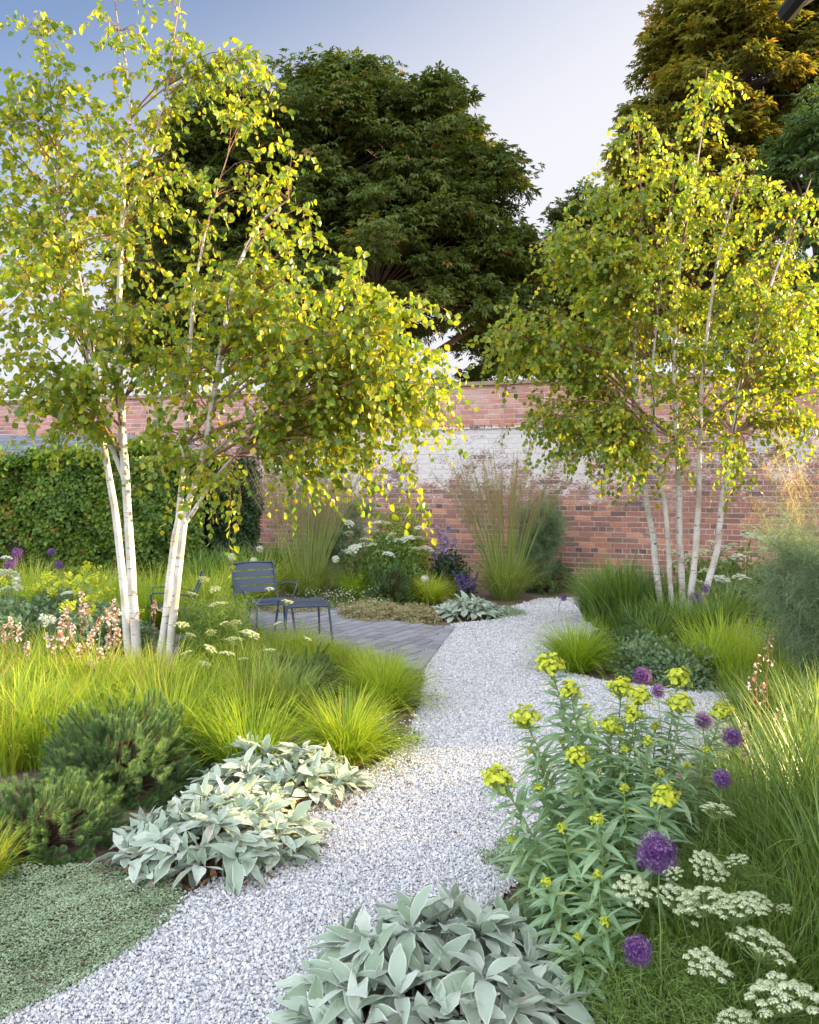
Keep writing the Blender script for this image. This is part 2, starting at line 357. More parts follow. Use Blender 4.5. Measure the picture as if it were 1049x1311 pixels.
# ------------------------------------------------------------------ ground, path, terrace
def sheet(name, poly, z, mat, kind='structure'):
    me = bpy.data.meshes.new(name); me.from_pydata([(float(p[0]), float(p[1]), z) for p in poly], [], [list(range(len(poly)))]); me.materials.append(mat); me.update()
    if me.polygons[0].normal.z < 0: me.flip_normals()
    o = link(name, me); o['kind'] = kind; return o
sheet('ground', [(-300, -300), (300, -300), (300, 300), (-300, 300)], 0.0, M['soil'])
PATH_PX = [(-260, 1500), (-60, 1330), (20, 1303), (100, 1262), (160, 1225), (215, 1185), (245, 1150), (300, 1120), (350, 1080), (395, 1035), (440, 1005), (480, 985), (518, 955), (540, 905), (545, 870), (537, 846),
           (572, 808), (580, 800), (636, 795), (650, 780), (690, 768), (750, 766), (775, 790), (720, 862), (770, 874), (850, 884), (930, 890), (1060, 893), (1200, 900), (1200, 958), (1000, 958), (860, 985), (760, 1020), (705, 1070), (672, 1108), (650, 1145), (600, 1190), (500, 1250), (400, 1300), (330, 1500)]
PATH = [gnd(*p) for p in PATH_PX]
sheet('gravel_path', PATH, 0.012, M['gravel'])
def chips():
    x0, x1, y0, y1 = -3.2, 3.6, 2.1, 12.0
    N = 1150000; x = U(x0, x1, N); y = U(y0, y1, N)
    keep = inpoly(x, y, PATH) & (R.random(N) < np.clip(1.15 - (y - 2.6) / 7.5, .17, 1)) & (np.abs(x / y) < .52)
    # frayed border: stones rolled a little way into the beds
    x = x[keep]; y = y[keep]; n = len(x)
    x = x + R.normal(0, .018, n); y = y + R.normal(0, .018, n)
    V, F = box_v(-.5, .5, -.5, .5, -.5, .5)
    s = (.0038 + .0070 * R.random(n) ** 1.4) * np.clip(.9 + (y - 3) * .09, 1, 1.7)
    d = rand_dirs(n); Mx = frames(d, rand_dirs(n)) * (s[:, None] * U(.6, 1.25, (n, 3)))[:, None, :]
    g = Geo(); P = np.stack([x, y, .013 + U(0, .008, n)], 1)
    VV = np.einsum('nij,nvj->nvi', Mx, V[None] * (1 + U(-.35, .25, (n, 8, 1)))) + P[:, None]
    g.add(VV.reshape(-1, 3), (F[None] + (np.arange(n) * 8)[:, None, None]).reshape(-1, 4), np.repeat(R.random(n), 8))
    o = g.obj('gravel', M['chips']); tag(o, 'pale grey and white stone chips covering the winding path', 'gravel', kind='stuff'); print('chips', n)
chips()
def terrace():
    edge_px = [(531, 852), (575, 806)]
    poly = [gnd(120, 852), gnd(300, 862), gnd(531, 858), gnd(574, 806), gnd(520, 796), gnd(430, 776), gnd(200, 770), gnd(60, 790)]
    sheet('terrace_bed', poly, .010, plain('joint_sand', (.30, .28, .26), .9))
    g = Geo(); th = math.radians(60); big = (np.array(poly) - np.array([-1.2, 9, 0])) * 1.0; ux, uy = math.cos(th), math.sin(th); vx, vy = -uy, ux
    for i in range(-60, 60):
        for j in range(-32, 40):
            a = j * .262 + (i % 2) * .131; b_ = i * .132
            cxx = -1.2 + a * ux + b_ * vx; cy = 9 + a * uy + b_ * vy
            if not inpoly(np.array([cxx]), np.array([cy]), poly)[0]: continue
            h = .020 + random.uniform(-.002, .002)
            V, F = box_v(-.124, .124, -.059, .059, 0, h)
            V = np.stack([cxx + V[:, 0] * ux + V[:, 1] * vx, cy + V[:, 0] * uy + V[:, 1] * vy, V[:, 2]], 1)
            g.add(V, F, random.random())
    # edging course of setts along the gravel side
    e0, e1 = gnd(533, 862), gnd(578, 804); L = np.linalg.norm(e1 - e0); d = (e1 - e0) / L; n = np.array([-d[1], d[0], 0])
    for k in range(int(L / .21)):
        V, F = box_v(k * .21 + .004, k * .21 + .206, -.05, .05, 0, .036); g.add(e0 + V[:, :1] * d + V[:, 1:2] * n + V[:, 2:] * np.array([0, 0, 1]), F, random.random())
    m, t, b = newmat('grey_setts'); c = ramp(t, [(0, (.15, .15, .18)), (.5, (.21, .21, .24)), (1, (.28, .28, .30))], attr(t, 'tint')).outputs[0]
    c = mixc(t, c, (.42, .40, .39), math_(t, 'MULTIPLY', noise(t, 30, 5, objco(t)), .4)); t.links.new(c, b.inputs['Base Color']); b.inputs['Roughness'].default_value = .75
    bump(t, b, noise(t, 60, 4, objco(t)), .5, .004)
    tag(g.obj('terrace_paving', m), kind='structure')
terrace()

# ------------------------------------------------------------------ walled garden wall
A = np.array([-7.8, 16.35, 0]); B = np.array([5.41, 11.34, 0]); WL = np.linalg.norm(B - A); WD = (B - A) / WL
WASH_X = (gx(590, 13.1) - A) @ WD + 9.0
M['brick'] = brick_mat()
def wall():
    root = thing('brick_wall', 'tall old red brick garden wall with flaking white limewash behind the beds', 'wall', A - WD * 9)
    ang = math.atan2(WD[1], WD[0]); root.rotation_euler = (0, 0, ang)      # local x along the wall, -y faces the garden
    LEN = 34.0; H = 3.0
    g = Geo(); g.add(*box_v(0, LEN, .004, .33, -.1, H), .5, 1.)
    gi = Geo(); c = 0; z = 0.0; Vs = []; ts = []
    while z < H - .04:
        header = (c % 4 == 3); bl = .1125 if header else .225
        proud = .030 if abs(c - 31) < .5 else 0.0
        x = -.1125 if c % 2 else -.056
        while x < LEN:
            x0, x1 = max(x + .007, 0), min(x + bl - .006, LEN); x += bl
            if x1 - x0 < .03: continue
            p = -random.uniform(0, .005) - proud
            dz = random.uniform(-.0015, .0015); V, _ = box_v(x0, x1, p, .02, z + .007 + dz, z + .0675 + dz); V = V + R.normal(0, .0012, V.shape)
            Vs.append(V); ts.append(random.random() ** (.9 if not header else 1.1))
        z += .0755; c += 1
    n = len(Vs); g.add(np.array(Vs).reshape(-1, 3), (BOXF[None] + (np.arange(n) * 8)[:, None, None]).reshape(-1, 4), np.repeat(ts, 8), 0)
    g.obj('brickwork', M['brick'], root)
    cp = Geo(); x = 0
    while x < LEN:
        w = random.uniform(.40, .46); hh = random.uniform(.055, .065); V, F = box_v(x, x + w - .006, -.045, .37, H + .003, H + hh); V[V[:, 1] > 0, 2] += .0
        cp.add(V + R.normal(0, .0015, V.shape), F, random.random()); x += w
    m, t, b = newmat('coping_tile'); cc = mixc(t, ramp(t, [(0, (.24, .15, .10)), (1, (.42, .27, .19))], attr(t, 'tint')).outputs[0], (.30, .27, .20), noise(t, 9, 5, objco(t)))
    t.links.new(cc, b.inputs['Base Color']); b.inputs['Roughness'].default_value = .9
    cp.obj('coping', m, root)
wall()

# ------------------------------------------------------------------ trees
def to_world_blob(b): # px,py,D,rx,ry (pixels),depth m,weight
    px, py, D, rx, ry, rd, w = b; return at(px, py, D), np.array([rx / FPX * D, rd, ry / FPX * D]), w
BIRCH_LEAF = leaf_t([.10, .85, 1.0, .62, .04], 1, .40, .22, .18)
SEEDS = [3, 8, 21]
def birch(label, stems, blobs, nb, leafsize, base, group, minz=1.9):
    """stems: lists of (px,py,D,radius). Branches run from a stem to points spread through the crown's volume, twigs and leaves along them."""
    base = np.array(base); global R; R = np.random.default_rng(int(base[0] * 1000) % 9973 + SEEDS.pop(0)); root = thing('birch_tree', label, 'tree', base, group=group)
    lines = []; SG = []
    for st in stems:
        P = np.array([at(*s[:3]) for s in st]); r = np.array([s[3] for s in st])
        n = 30; L = smooth_line(P, n); L[:, :2] += np.cumsum(R.normal(0, .003, (n, 2)), 0)
        rr = np.interp(np.linspace(0, len(P) - 1, n), np.arange(len(P)), r)
        g = Geo(); tint = np.repeat(np.clip((.022 - rr) / .02, 0, 1) * .8, 9)
        g.add(*tubes(L[None] - base, rr[None] * (1 + R.normal(0, .03, (1, n))), 9), tint)
        lines.append((L, rr)); SG.append(g)
    ws = np.array([b[6] for b in blobs]); ws = ws / ws.sum(); W_ = [to_world_blob(b) for b in blobs]
    leafP = []; leafD = []
    for k in range(nb):
        c, r, _ = W_[R.choice(len(W_), p=ws)]
        T = c + rand_dirs(1)[0] * r * R.random() ** .4
        best = None
        for si, (L, rr) in enumerate(lines):
            dh = np.linalg.norm(L[:, :2] - T[:2], axis=1); want = T[2] - dh * R.uniform(.25, .9)
            j = int(np.argmin(np.abs(L[:, 2] - want) + (L[:, 2] < minz) * 9))
            sc = np.linalg.norm(L[j] - T) * R.uniform(.7, 1.3)
            if best is None or sc < best[0]: best = (sc, si, j)
        _, si, j = best; S0 = lines[si][0][j]; d = np.linalg.norm(T - S0)
        if d < .15: d = .15
        Cn = S0 + .5 * (T - S0) + np.array([0, 0, .22 * d]) + R.normal(0, .06 * d, 3)
        n = 10; t = np.linspace(0, 1, n)[:, None]; Cv = (1 - t) ** 2 * S0 + 2 * t * (1 - t) * Cn + t * t * T
        Cv[1:] += np.cumsum(R.normal(0, .008, (n - 1, 3)), 0)
        r0 = min(.0045 + .0060 * d, lines[si][1][j] * .6); rad = np.linspace(r0, .0016, n)
        SG[si].add(*tubes(Cv[None] - base, rad[None], 5), np.repeat(np.clip(.95 - rad * 28, 0, 1), 5))
        # twigs
        nt_ = max(4, int(d * .85 / .052)); u = U(.18, 1, nt_) ** .85; seg = np.minimum((u * (n - 1)).astype(int), n - 2); f = u * (n - 1) - seg
        P0 = Cv[seg] * (1 - f)[:, None] + Cv[seg + 1] * f[:, None]; tg = norm(Cv[seg + 1] - Cv[seg])
        dirs = norm(tg * .7 + rand_dirs(nt_) * .8 + np.array([0, 0, .05])); ln = U(.08, .40, nt_)
        s_ = np.linspace(0, 1, 5)[None, :, None]
        TC = P0[:, None] + dirs[:, None] * ln[:, None, None] * s_ + np.array([0, 0, -1.]) * (ln[:, None, None] * .62 * s_ ** 2)
        SG[si].add(*tubes(TC - base, np.broadcast_to(np.linspace(.0016, .0008, 5), (nt_, 5)), 3), .95)
        for q in range(nt_):
            m_ = max(3, int(ln[q] / .033)); v = np.linspace(.12, 1, m_); sg = np.minimum((v * 4).astype(int), 3); ff = (v * 4 - sg)[:, None]
            leafP.append(TC[q][sg] * (1 - ff) + TC[q][sg + 1] * ff); leafD.append(np.repeat(dirs[q:q + 1], m_, 0))
    for g in SG: g.obj('trunk', M['birch_bark'], root, True)
    P = np.concatenate(leafP); D_ = np.concatenate(leafD); n = len(P)
    d = norm(D_ * .45 + rand_dirs(n) * .75 + np.array([0, 0, -.75])); up = rand_dirs(n) + np.array([.25, -.35, .15])
    sz = leafsize * U(.62, 1.25, n)
    Mx = frames(d, up) * sz[:, None, None]
    g = Geo(); g.inst(BIRCH_LEAF, Mx, P - base + d * .006, R.random(n) ** 1.1)
    g.obj('crown', M['birch_leaf'], root); print('birch leaves', n)
    return root
BL = .054
birch('white stemmed birch with two tall stems, the far left one beside the hedge',
      [[(178, 860, 7.0, .040), (171, 770, 7.0, .038), (163, 640, 7.0, .034), (155, 520, 7.0, .030), (153, 400, 7.0, .025), (158, 250, 7.0, .018), (166, 130, 7.0, .012), (150, 30, 7.0, .006), (140, -60, 7, .003)],
       [(166, 850, 7.1, .034), (158, 760, 7.1, .032), (145, 640, 7.1, .028), (130, 545, 7.1, .024), (118, 440, 7.1, .019), (80, 290, 7.1, .013), (72, 160, 7.1, .008), (45, 20, 7.1, .003)],
       [(164, 636, 7.0, .020), (150, 590, 7.0, .018), (118, 490, 6.9, .014), (105, 360, 6.9, .010), (60, 200, 6.9, .005)],
       [(150, 300, 7.0, .014), (185, 230, 7.0, .011), (215, 130, 7.0, .008), (228, 30, 7.0, .005), (240, -50, 7, .003)]],
      [(150, 210, 7.0, 80, 130, .7, 2.2), (50, 260, 7.0, 105, 160, .8, 3.2), (120, 400, 6.9, 150, 110, 1.0, 2.6), (225, 200, 7.0, 50, 90, .4, .7), (90, 500, 6.6, 110, 50, .6, 1.0), (145, 40, 7.0, 18, 85, .22, .9), (228, 45, 7.0, 20, 85, .22, .9),
       (35, 110, 6.9, 60, 60, .3, 1.0), (38, 25, 6.9, 30, 50, .2, .5), (285, 85, 7.0, 50, 16, .15, .30), (325, 72, 7.0, 16, 6, .1, .1), (40, 510, 6.6, 70, 50, .5, .5)], 185, BL, gnd(172, 868), 'birch trees', 1.7)
birch('white stemmed birch with two leaning stems and low arching branches beside the terrace chairs',
      [[(203, 858, 6.8, .032), (210, 800, 6.8, .031), (222, 700, 6.8, .028), (232, 640, 6.8, .025), (240, 520, 6.8, .020), (246, 400, 6.8, .014), (262, 300, 6.8, .009), (290, 200, 6.8, .004)],
       [(216, 862, 6.7, .033), (222, 800, 6.7, .032), (238, 660, 6.7, .028), (262, 580, 6.7, .023), (285, 440, 6.6, .018), (300, 360, 6.6, .015), (330, 290, 6.6, .011), (368, 256, 6.6, .004)],
       [(236, 672, 6.7, .017), (275, 615, 6.6, .014), (330, 555, 6.5, .011), (400, 500, 6.4, .008), (480, 470, 6.4, .004)]],
      [(320, 310, 6.7, 110, 110, .8, 2.6), (300, 440, 6.7, 130, 100, .9, 3.2), (420, 410, 6.5, 110, 90, .8, 3.0), (510, 460, 6.4, 75, 90, .7, 2.2), (560, 490, 6.4, 35, 50, .4, .45), (400, 530, 6.5, 120, 60, .7, 2.3), (450, 590, 6.4, 80, 30, .4, .55),
       (530, 620, 6.4, 18, 35, .15, .22), (330, 200, 6.8, 60, 50, .4, .55), (250, 500, 6.7, 60, 80, .7, .8), (240, 590, 6.6, 60, 50, .5, .4), (450, 300, 6.6, 45, 40, .4, .5), (385, 610, 6.3, 30, 30, .2, .25), (305, 640, 6.3, 18, 22, .15, .15), (320, 130, 6.9, 14, 35, .15, .2), (220, 560, 6.7, 60, 50, .5, .5)], 190, BL, gnd(211, 872), 'birch trees', 1.75)
birch('five stemmed white birch with a full yellow green crown at the right',
      [[(849, 800, 8.9, .034), (840, 740, 8.9, .034), (836, 690, 8.9, .031), (825, 630, 8.9, .028), (812, 520, 8.9, .022), (815, 400, 8.9, .016), (820, 280, 8.9, .009), (815, 150, 8.9, .003)],
       [(865, 815, 8.8, .026), (860, 740, 8.8, .026), (853, 650, 8.8, .024), (845, 594, 8.8, .021), (838, 480, 8.8, .016), (850, 340, 8.8, .010), (865, 220, 8.8, .004)],
       [(877, 812, 8.8, .034), (873, 740, 8.8, .033), (869, 640, 8.8, .029), (866, 575, 8.8, .026), (862, 450, 8.8, .020), (872, 320, 8.8, .014), (895, 190, 8.8, .008), (905, 85, 8.8, .003)],
       [(880, 814, 8.7, .034), (888, 740, 8.7, .033), (895, 670, 8.7, .030), (899, 610, 8.7, .026), (905, 480, 8.7, .020), (925, 330, 8.7, .013), (960, 200, 8.7, .005)],
       [(888, 822, 8.6, .032), (903, 758, 8.6, .032), (918, 700, 8.6, .030), (922, 655, 8.6, .028), (934, 588, 8.6, .024), (950, 480, 8.6, .018), (990, 350, 8.6, .012), (1035, 230, 8.6, .005)]],
      [(890, 330, 8.8, 110, 120, 1.0, 4.2), (790, 390, 8.8, 95, 90, .8, 2.8), (980, 400, 8.6, 95, 110, .9, 3.4), (880, 225, 8.8, 70, 80, .6, 2.0), (903, 120, 8.8, 18, 50, .2, .8), (815, 185, 8.8, 20, 55, .25, .9), (1022, 255, 8.6, 25, 45, .25, .6),
       (860, 490, 8.8, 150, 80, 1.0, 3.6), (690, 450, 8.7, 60, 55, .5, 1.1), (1000, 290, 8.7, 45, 80, .5, 1.2), (700, 545, 8.6, 60, 30, .4, .6), (790, 560, 8.5, 90, 45, .5, 1.3), (920, 570, 8.5, 90, 35, .6, 1.2), (735, 320, 8.8, 45, 55, .4, 1.1), (770, 250, 8.8, 30, 45, .3, .6), (640, 420, 8.6, 35, 25, .3, .3), (1030, 500, 8.5, 40, 80, .6, .8),
       (960, 250, 8.7, 40, 50, .4, .7)], 365, BL * 1.02, gnd(872, 822), 'birch trees', 2.0)

def palmate(k=5):
    Vs = []; Fs = []
    for i in range(k):
        a = (i - (k - 1) / 2) * .72; ca, sa = math.sin(a), math.cos(a); l = 1 - .22 * abs(i - (k - 1) / 2)
        for (w, t, z) in ((0, .05, 0), (.17, .6, .03), (0, 1, -.22), (-.17, .6, .03)):
            Vs.append(((w * sa + t * ca * 1) * l, (t * sa - w * ca) * l, (z - .05 * t) * l))
        Fs.append([4 * i, 4 * i + 1, 4 * i + 2, 4 * i + 3])
    return np.array(Vs), np.array(Fs), np.zeros(len(Vs))
PALM = palmate()
def bigtree(name, label, base, blobs, n_clump, per, size, mat, clump_r=.75, limb_r=.3, group=None):
    """blobs: (centre xyz, radii xyz). Every blob carries leafy boughs on its surface, each bough a ragged shelf of palmate leaves."""
    global R; R = np.random.default_rng(len(label) * 7 + 1); base = np.array(base, float); root = thing(name, label, 'tree', base, group=group)
    g = Geo(); tr = Geo()
    vol = np.array([np.prod(b[1]) ** (2 / 3) for b in blobs]); vol /= vol.sum()
    top = np.mean([b[0] for b in blobs], axis=0)
    trunk = smooth_line([base, base * .5 + np.array([top[0], top[1], top[2]]) * .5 + np.array([.15, 0, 0]), top], 12) - base
    tr.add(*tubes(trunk[None], np.linspace(limb_r, limb_r * .35, 12)[None], 9))
    PP = []; DD = []; TT = []
    for (c, r), v in zip(blobs, vol):
        c = np.array(c, float); r = np.array(r, float); m = max(5, int(n_clump * v))
        j = min(11, max(3, int(12 * (c[2] - base[2]) / (2 * (top[2] - base[2]) + .01))))
        L = smooth_line([trunk[j] + base, (trunk[j] + base) * .5 + c * .5 + np.array([0, 0, .3]), c], 8) - base
        tr.add(*tubes(L[None], np.linspace(limb_r * .45, .05, 8)[None], 6))
        q = rand_dirs(m); q[:, 2] = np.where(q[:, 2] < -.55, -q[:, 2], q[:, 2]); rad = U(.62, 1.04, m)
        cc = c + q * r * rad[:, None]
        BL_ = np.linspace(0, 1, 5)[None, :, None]; bc = (c - base)[None, None] * (1 - BL_) + (cc - base)[:, None] * BL_ + np.array([0, 0, 1]) * .25 * (BL_ * (1 - BL_)) * 2
        tr.add(*tubes(bc, np.broadcast_to(np.linspace(.045, .012, 5), (m, 5)), 4))
        for k in range(m):
            s = clump_r * R.uniform(.6, 1.25); e = rand_dirs(per) * (R.random((per, 1)) ** .33) * s * np.array([1, 1, .78])
            e[:, 2] = np.where(e[:, 2] < -.15 * s, -e[:, 2] * .6, e[:, 2])
            out = norm(e * np.array([1, 1, 1.6]) + q[k] * .8 * s)
            PP.append(cc[k] + e); DD.append(out); TT.append(np.clip(R.normal(.5 + R.uniform(-.18, .18), .2, per), 0, 1))
    P = np.concatenate(PP) - base; D_ = np.concatenate(DD); n = len(P)
    d = norm(D_ * np.array([1, 1, .3]) + rand_dirs(n) * .6 + np.array([0, 0, -.3])); up = norm(D_ * .7 + np.array([0, 0, .7]) + rand_dirs(n) * .55)
    g.inst(PALM, frames(d, up) * (size * U(.7, 1.2, n))[:, None, None], P, np.concatenate(TT))
    tr.obj('trunk', M['bark_dark'], root, True); g.obj('crown', mat, root); print(name, n)
    return root
def pb(px, py, D, rx, ry, rd): p = at(px, py, D); return (p, (rx / FPX * D, rd, ry / FPX * D))
D0 = 26
bigtree('chestnut_tree', 'huge dark green domed tree towering behind the middle of the wall', gx(480, D0),
        [pb(420, 240, D0, 130, 130, 3.6), pb(520, 240, D0 + .5, 120, 120, 3.4), pb(440, 150, D0, 80, 60, 2.2), pb(600, 320, D0, 85, 110, 3), pb(350, 260, D0, 90, 120, 3), pb(480, 380, D0, 190, 110, 4.5), pb(330, 400, D0, 120, 90, 3.2),
         pb(625, 240, D0, 25, 50, 1.2), pb(640, 400, D0, 60, 80, 2.4), pb(300, 180, D0, 50, 60, 2), pb(285, 240, D0, 60, 100, 2.2), pb(235, 330, D0 + 1, 80, 120, 2.6), pb(260, 440, D0 + 1, 110, 70, 2.6)], 1150, 76, .24, M['chestnut'], .72, .38, 'big trees beyond the wall')
D1 = 23
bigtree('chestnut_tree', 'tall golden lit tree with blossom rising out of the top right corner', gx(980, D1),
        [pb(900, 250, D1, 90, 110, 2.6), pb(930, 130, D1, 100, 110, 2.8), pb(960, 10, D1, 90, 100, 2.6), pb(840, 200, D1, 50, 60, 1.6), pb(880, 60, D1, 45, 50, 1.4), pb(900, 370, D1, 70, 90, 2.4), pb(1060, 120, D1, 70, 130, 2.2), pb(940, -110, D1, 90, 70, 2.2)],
        760, 76, .22, M['chestnut_sunlit'], .6, .32, 'big trees beyond the wall')
bigtree('yew_tree', 'fresh green rounded tree at the right edge below the golden one', gx(1060, 19),
        [pb(1040, 290, 19, 60, 130, 1.8), pb(1090, 240, 19, 80, 120, 1.8), pb(1020, 420, 19, 90, 80, 1.8)], 190, 80, .18, M['yewgreen'], .5, .2, 'big trees beyond the wall')
bigtree('lime_tree', 'small yellow lit treetop peeping out left of the big dark tree', gx(235, 33),
        [pb(238, 190, 33, 32, 65, 1.6), pb(215, 300, 33, 55, 80, 2), pb(190, 420, 33, 60, 90, 2.2)], 90, 60, .30, M['limetree'], .7, .18, 'big trees beyond the wall')
bigtree('chestnut_tree', 'dark green tree low behind the wall between the birches', gx(720, 29),
        [pb(730, 430, 29, 100, 80, 3), pb(640, 470, 29, 60, 50, 2), pb(820, 430, 29, 90, 90, 3), pb(760, 320, 29, 55, 70, 1.8), pb(830, 300, 28, 70, 90, 2)], 260, 78, .25, M['chestnut'], .66, .25, 'big trees beyond the wall')

R = np.random.default_rng(77)
# ------------------------------------------------------------------ hedge, shed, building corner
def hedge(name, label, p0, p1, h, th, n, mat, leaf=.055):
    p0 = np.array(p0); p1 = np.array(p1); L = np.linalg.norm(p1 - p0); d = (p1 - p0) / L; nrm = np.array([d[1], -d[0], 0])
    root = thing(name, label, 'hedge', p0)
    g = Geo(); x = U(0, L, n); which = R.random(n); f = U(.02, 1, n)
    a = which < .68; bul = .07 * np.sin(x * 2.3) + .06 * np.sin(x * 5.1 + 2) + .05 * np.sin(f * 9 + x) + .05 * np.sin(x * 13 + f * 6) * np.sin(f * 17 + x * 3)
    dep = R.exponential(.05, n)
    off = np.where(a, th / 2 + bul - dep, U(-th / 2, th / 2, n)); z = np.where(a, f * h, h + bul * .9 - dep + R.exponential(.05, n))
    P = x[:, None] * d + off[:, None] * nrm + np.stack([np.zeros(n), np.zeros(n), z], 1)
    out = np.where(a[:, None], nrm, np.array([0, 0, 1.])); dd = norm(out * .6 + rand_dirs(n) * .8 + np.array([0, 0, -.25])); up = norm(out + rand_dirs(n) * .6 + np.array([0, 0, .5]))
    cl = .5 + .28 * np.sin(x * 7 + 3 * np.sin(z * 6)) * np.sin(z * 9 + x * 2)
    g.inst(leaf_t([.1, .9, .8, .05], 1, .36, .2, .15), frames(dd, up) * (leaf * U(.7, 1.3, n))[:, None, None], P, np.clip(cl + R.normal(0, .22, n), 0, 1))
    g.obj('foliage', mat, root)
    b = Geo(); m = 60; bx = U(.1, L - .1, m); bp = bx[:, None] * d
    C = arcs(bp, U(0, 6.28, m), U(h * .8, h * .98, m), U(.0, .10, m), U(-.1, .1, m), 6); b.add(*tubes(C, np.broadcast_to(np.linspace(.018, .006, 6), (m, 6)), 5))
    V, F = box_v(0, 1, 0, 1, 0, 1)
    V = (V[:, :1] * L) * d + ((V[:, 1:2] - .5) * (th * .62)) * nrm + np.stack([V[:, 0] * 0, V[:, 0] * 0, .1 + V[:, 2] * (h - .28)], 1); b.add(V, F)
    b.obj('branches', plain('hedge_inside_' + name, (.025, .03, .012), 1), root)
hedge('hornbeam_hedge', 'clipped green leafy hedge along the left in front of the shed', gx(-160, 11.6), gx(262, 12.3), 1.88, .8, 30000, M['hedge'], .068)
hedge('yew_hedge', 'darker low hedge end at the right of the leafy hedge', gx(258, 12.5), gx(322, 12.9), 1.72, .7, 9000, M['darkshrub'], .05)
def shed():
    root = thing('garden_shed', 'low shed with grey slate roof and weathered board gable behind the hedge', 'shed')
    xr = at(166, 560, 14.4)[0]; x0 = -11.0
    yb, yf = 15.15, 13.7; zb, zf = 2.33, 1.86
    w = Geo(); w.add(*box_v(x0, xr - .1, 13.9, 14.9, 0, 1.86)); w.obj('wall', plain('shed_boards', (.20, .16, .13), .9, 0, 12, (.30, .26, .22)), root)
    g = Geo(); n = 26
    for i in range(n):
        f0 = i / n; f1 = (i + 1.5) / n
        for j in range(30):
            xa = x0 + (xr - x0) * (j + (.5 if i % 2 else 0)) / 30; xb = min(xa + (xr - x0) / 30 - .006, xr); 
            if xb <= xa: continue
            ya, yc = yf + (yb - yf) * f0, yf + (yb - yf) * f1; za, zc = zf + (zb - zf) * f0, zf + (zb - zf) * f1
            V, F = box_v(0, 1, 0, 1, 0, 1); V2 = np.stack([np.where(V[:, 0] > 0, xb, xa), np.where(V[:, 1] > 0, yc, ya), np.where(V[:, 1] > 0, zc, za) + np.where(V[:, 2] > 0, .012, 0) + np.where(V[:, 1] > 0, 0, .008)], 1); g.add(V2, F, random.random())
    m, t, b = newmat('slate'); c = ramp(t, [(0, (.10, .11, .13)), (1, (.22, .23, .26))], attr(t, 'tint')).outputs[0]; t.links.new(mixc(t, c, (.25, .25, .18), mrange(t, noise(t, 6, 5, objco(t)), .55, .75)), b.inputs['Base Color']); b.inputs['Roughness'].default_value = .6
    g.obj('roof', m, root)
    e = Geo()
    for i in range(9):
        ya = yf + .06 + i * .145; zt = zf + (zb - zf) * ((ya - yf) / (yb - yf)) - .02; e.add(*box_v(xr - .06, xr - .04 + .01 * (i % 2), ya, ya + .138, .4, zt))
    e.add(np.array([(xr + .004, yf - .03, zf - .07), (xr + .03, yf - .03, zf - .07), (xr + .004, yb, zb - .07), (xr + .03, yb, zb - .07), (xr + .004, yf - .03, zf + .03), (xr + .03, yf - .03, zf + .03), (xr + .004, yb, zb + .03), (xr + .03, yb, zb + .03)]),
          np.array([(0, 1, 3, 2), (4, 6, 7, 5), (0, 4, 5, 1), (2, 3, 7, 6), (0, 2, 6, 4), (1, 5, 7, 3)]))
    e.obj('gable', plain('weathered_wood', (.30, .25, .20), .9, 0, 20, (.42, .37, .31)), root)
shed()
def house_corner():
    root = thing('garden_house', 'dark roof eave corner of a building poking into the top right corner', 'building')
    p = at(1013, 19, 4.2)      # the visible corner of the eave
    x, y, z = p; run = 3.2; rise = 1.5
    w = Geo(); w.add(*box_v(x + .45, x + 4.2, y - 5.6, y - .45, 0, z + .05)); m, t, b = newmat('house_brick'); bt = nd(t, 'ShaderNodeTexBrick'); sx = nd(t, 'ShaderNodeSeparateXYZ'); t.links.new(objco(t), sx.inputs[0]); cb = nd(t, 'ShaderNodeCombineXYZ')
    t.links.new(math_(t, 'ADD', sx.outputs['X'], sx.outputs['Y']), cb.inputs[0]); t.links.new(sx.outputs['Z'], cb.inputs[1]); t.links.new(cb.outputs[0], bt.inputs['Vector'])
    for k, v in (('Scale', 1.0), ('Brick Width', .225), ('Row Height', .075), ('Mortar Size', .006), ('Bias', 0.)): bt.inputs[k].default_value = v
    bt.inputs['Color1'].default_value = (.34, .16, .12, 1); bt.inputs['Color2'].default_value = (.20, .10, .085, 1); bt.inputs['Mortar'].default_value = (.5, .44, .38, 1)
    t.links.new(mixc(t, bt.outputs['Color'], (.16, .11, .10), math_(t, 'MULTIPLY', noise(t, 5, 5, objco(t)), .6)), b.inputs['Base Color']); b.inputs['Roughness'].default_value = .92; bump(t, b, bt.outputs['Fac'], -.5, .01)
    w.obj('wall', m, root)
    r = Geo(); yf, yb = y, y - 6
    def slab(xa, za, xb, zb, th):
        V = np.array([(xx, yy, zz + t_) for (xx, zz) in ((xa, za), (xb, zb)) for yy in (yf, yb) for t_ in (0, th)], float); r.add(V, BOXF)
    slab(x, z, x + 2.3, z + rise, .09); slab(x + 4.6, z, x + 2.3, z + rise, .09)
    for i in range(16):
        fa = i / 16; xa = x + 2.3 * fa; za = z + rise * fa + .09; V, F = box_v(xa, xa + .16, yb, yf + .01, za, za + .025); V[V[:, 0] > xa + .1, 2] += rise / 2.3 * .16 - .01; r.add(V, F)
    r.obj('roof', plain('dark_roof', (.02, .018, .018), .9, 0, 10, (.04, .035, .03)), root)
    gt = Geo(); C = np.array([[(x - .03, yb, z + .0), (x - .03, (yb + yf) / 2, z), (x - .03, yf - .02, z)]]); gt.add(*tubes(C, np.full((1, 3), .045), 8)); gt.obj('gutter', plain('black_gutter', (.012, .012, .012), .9), root)
house_corner()

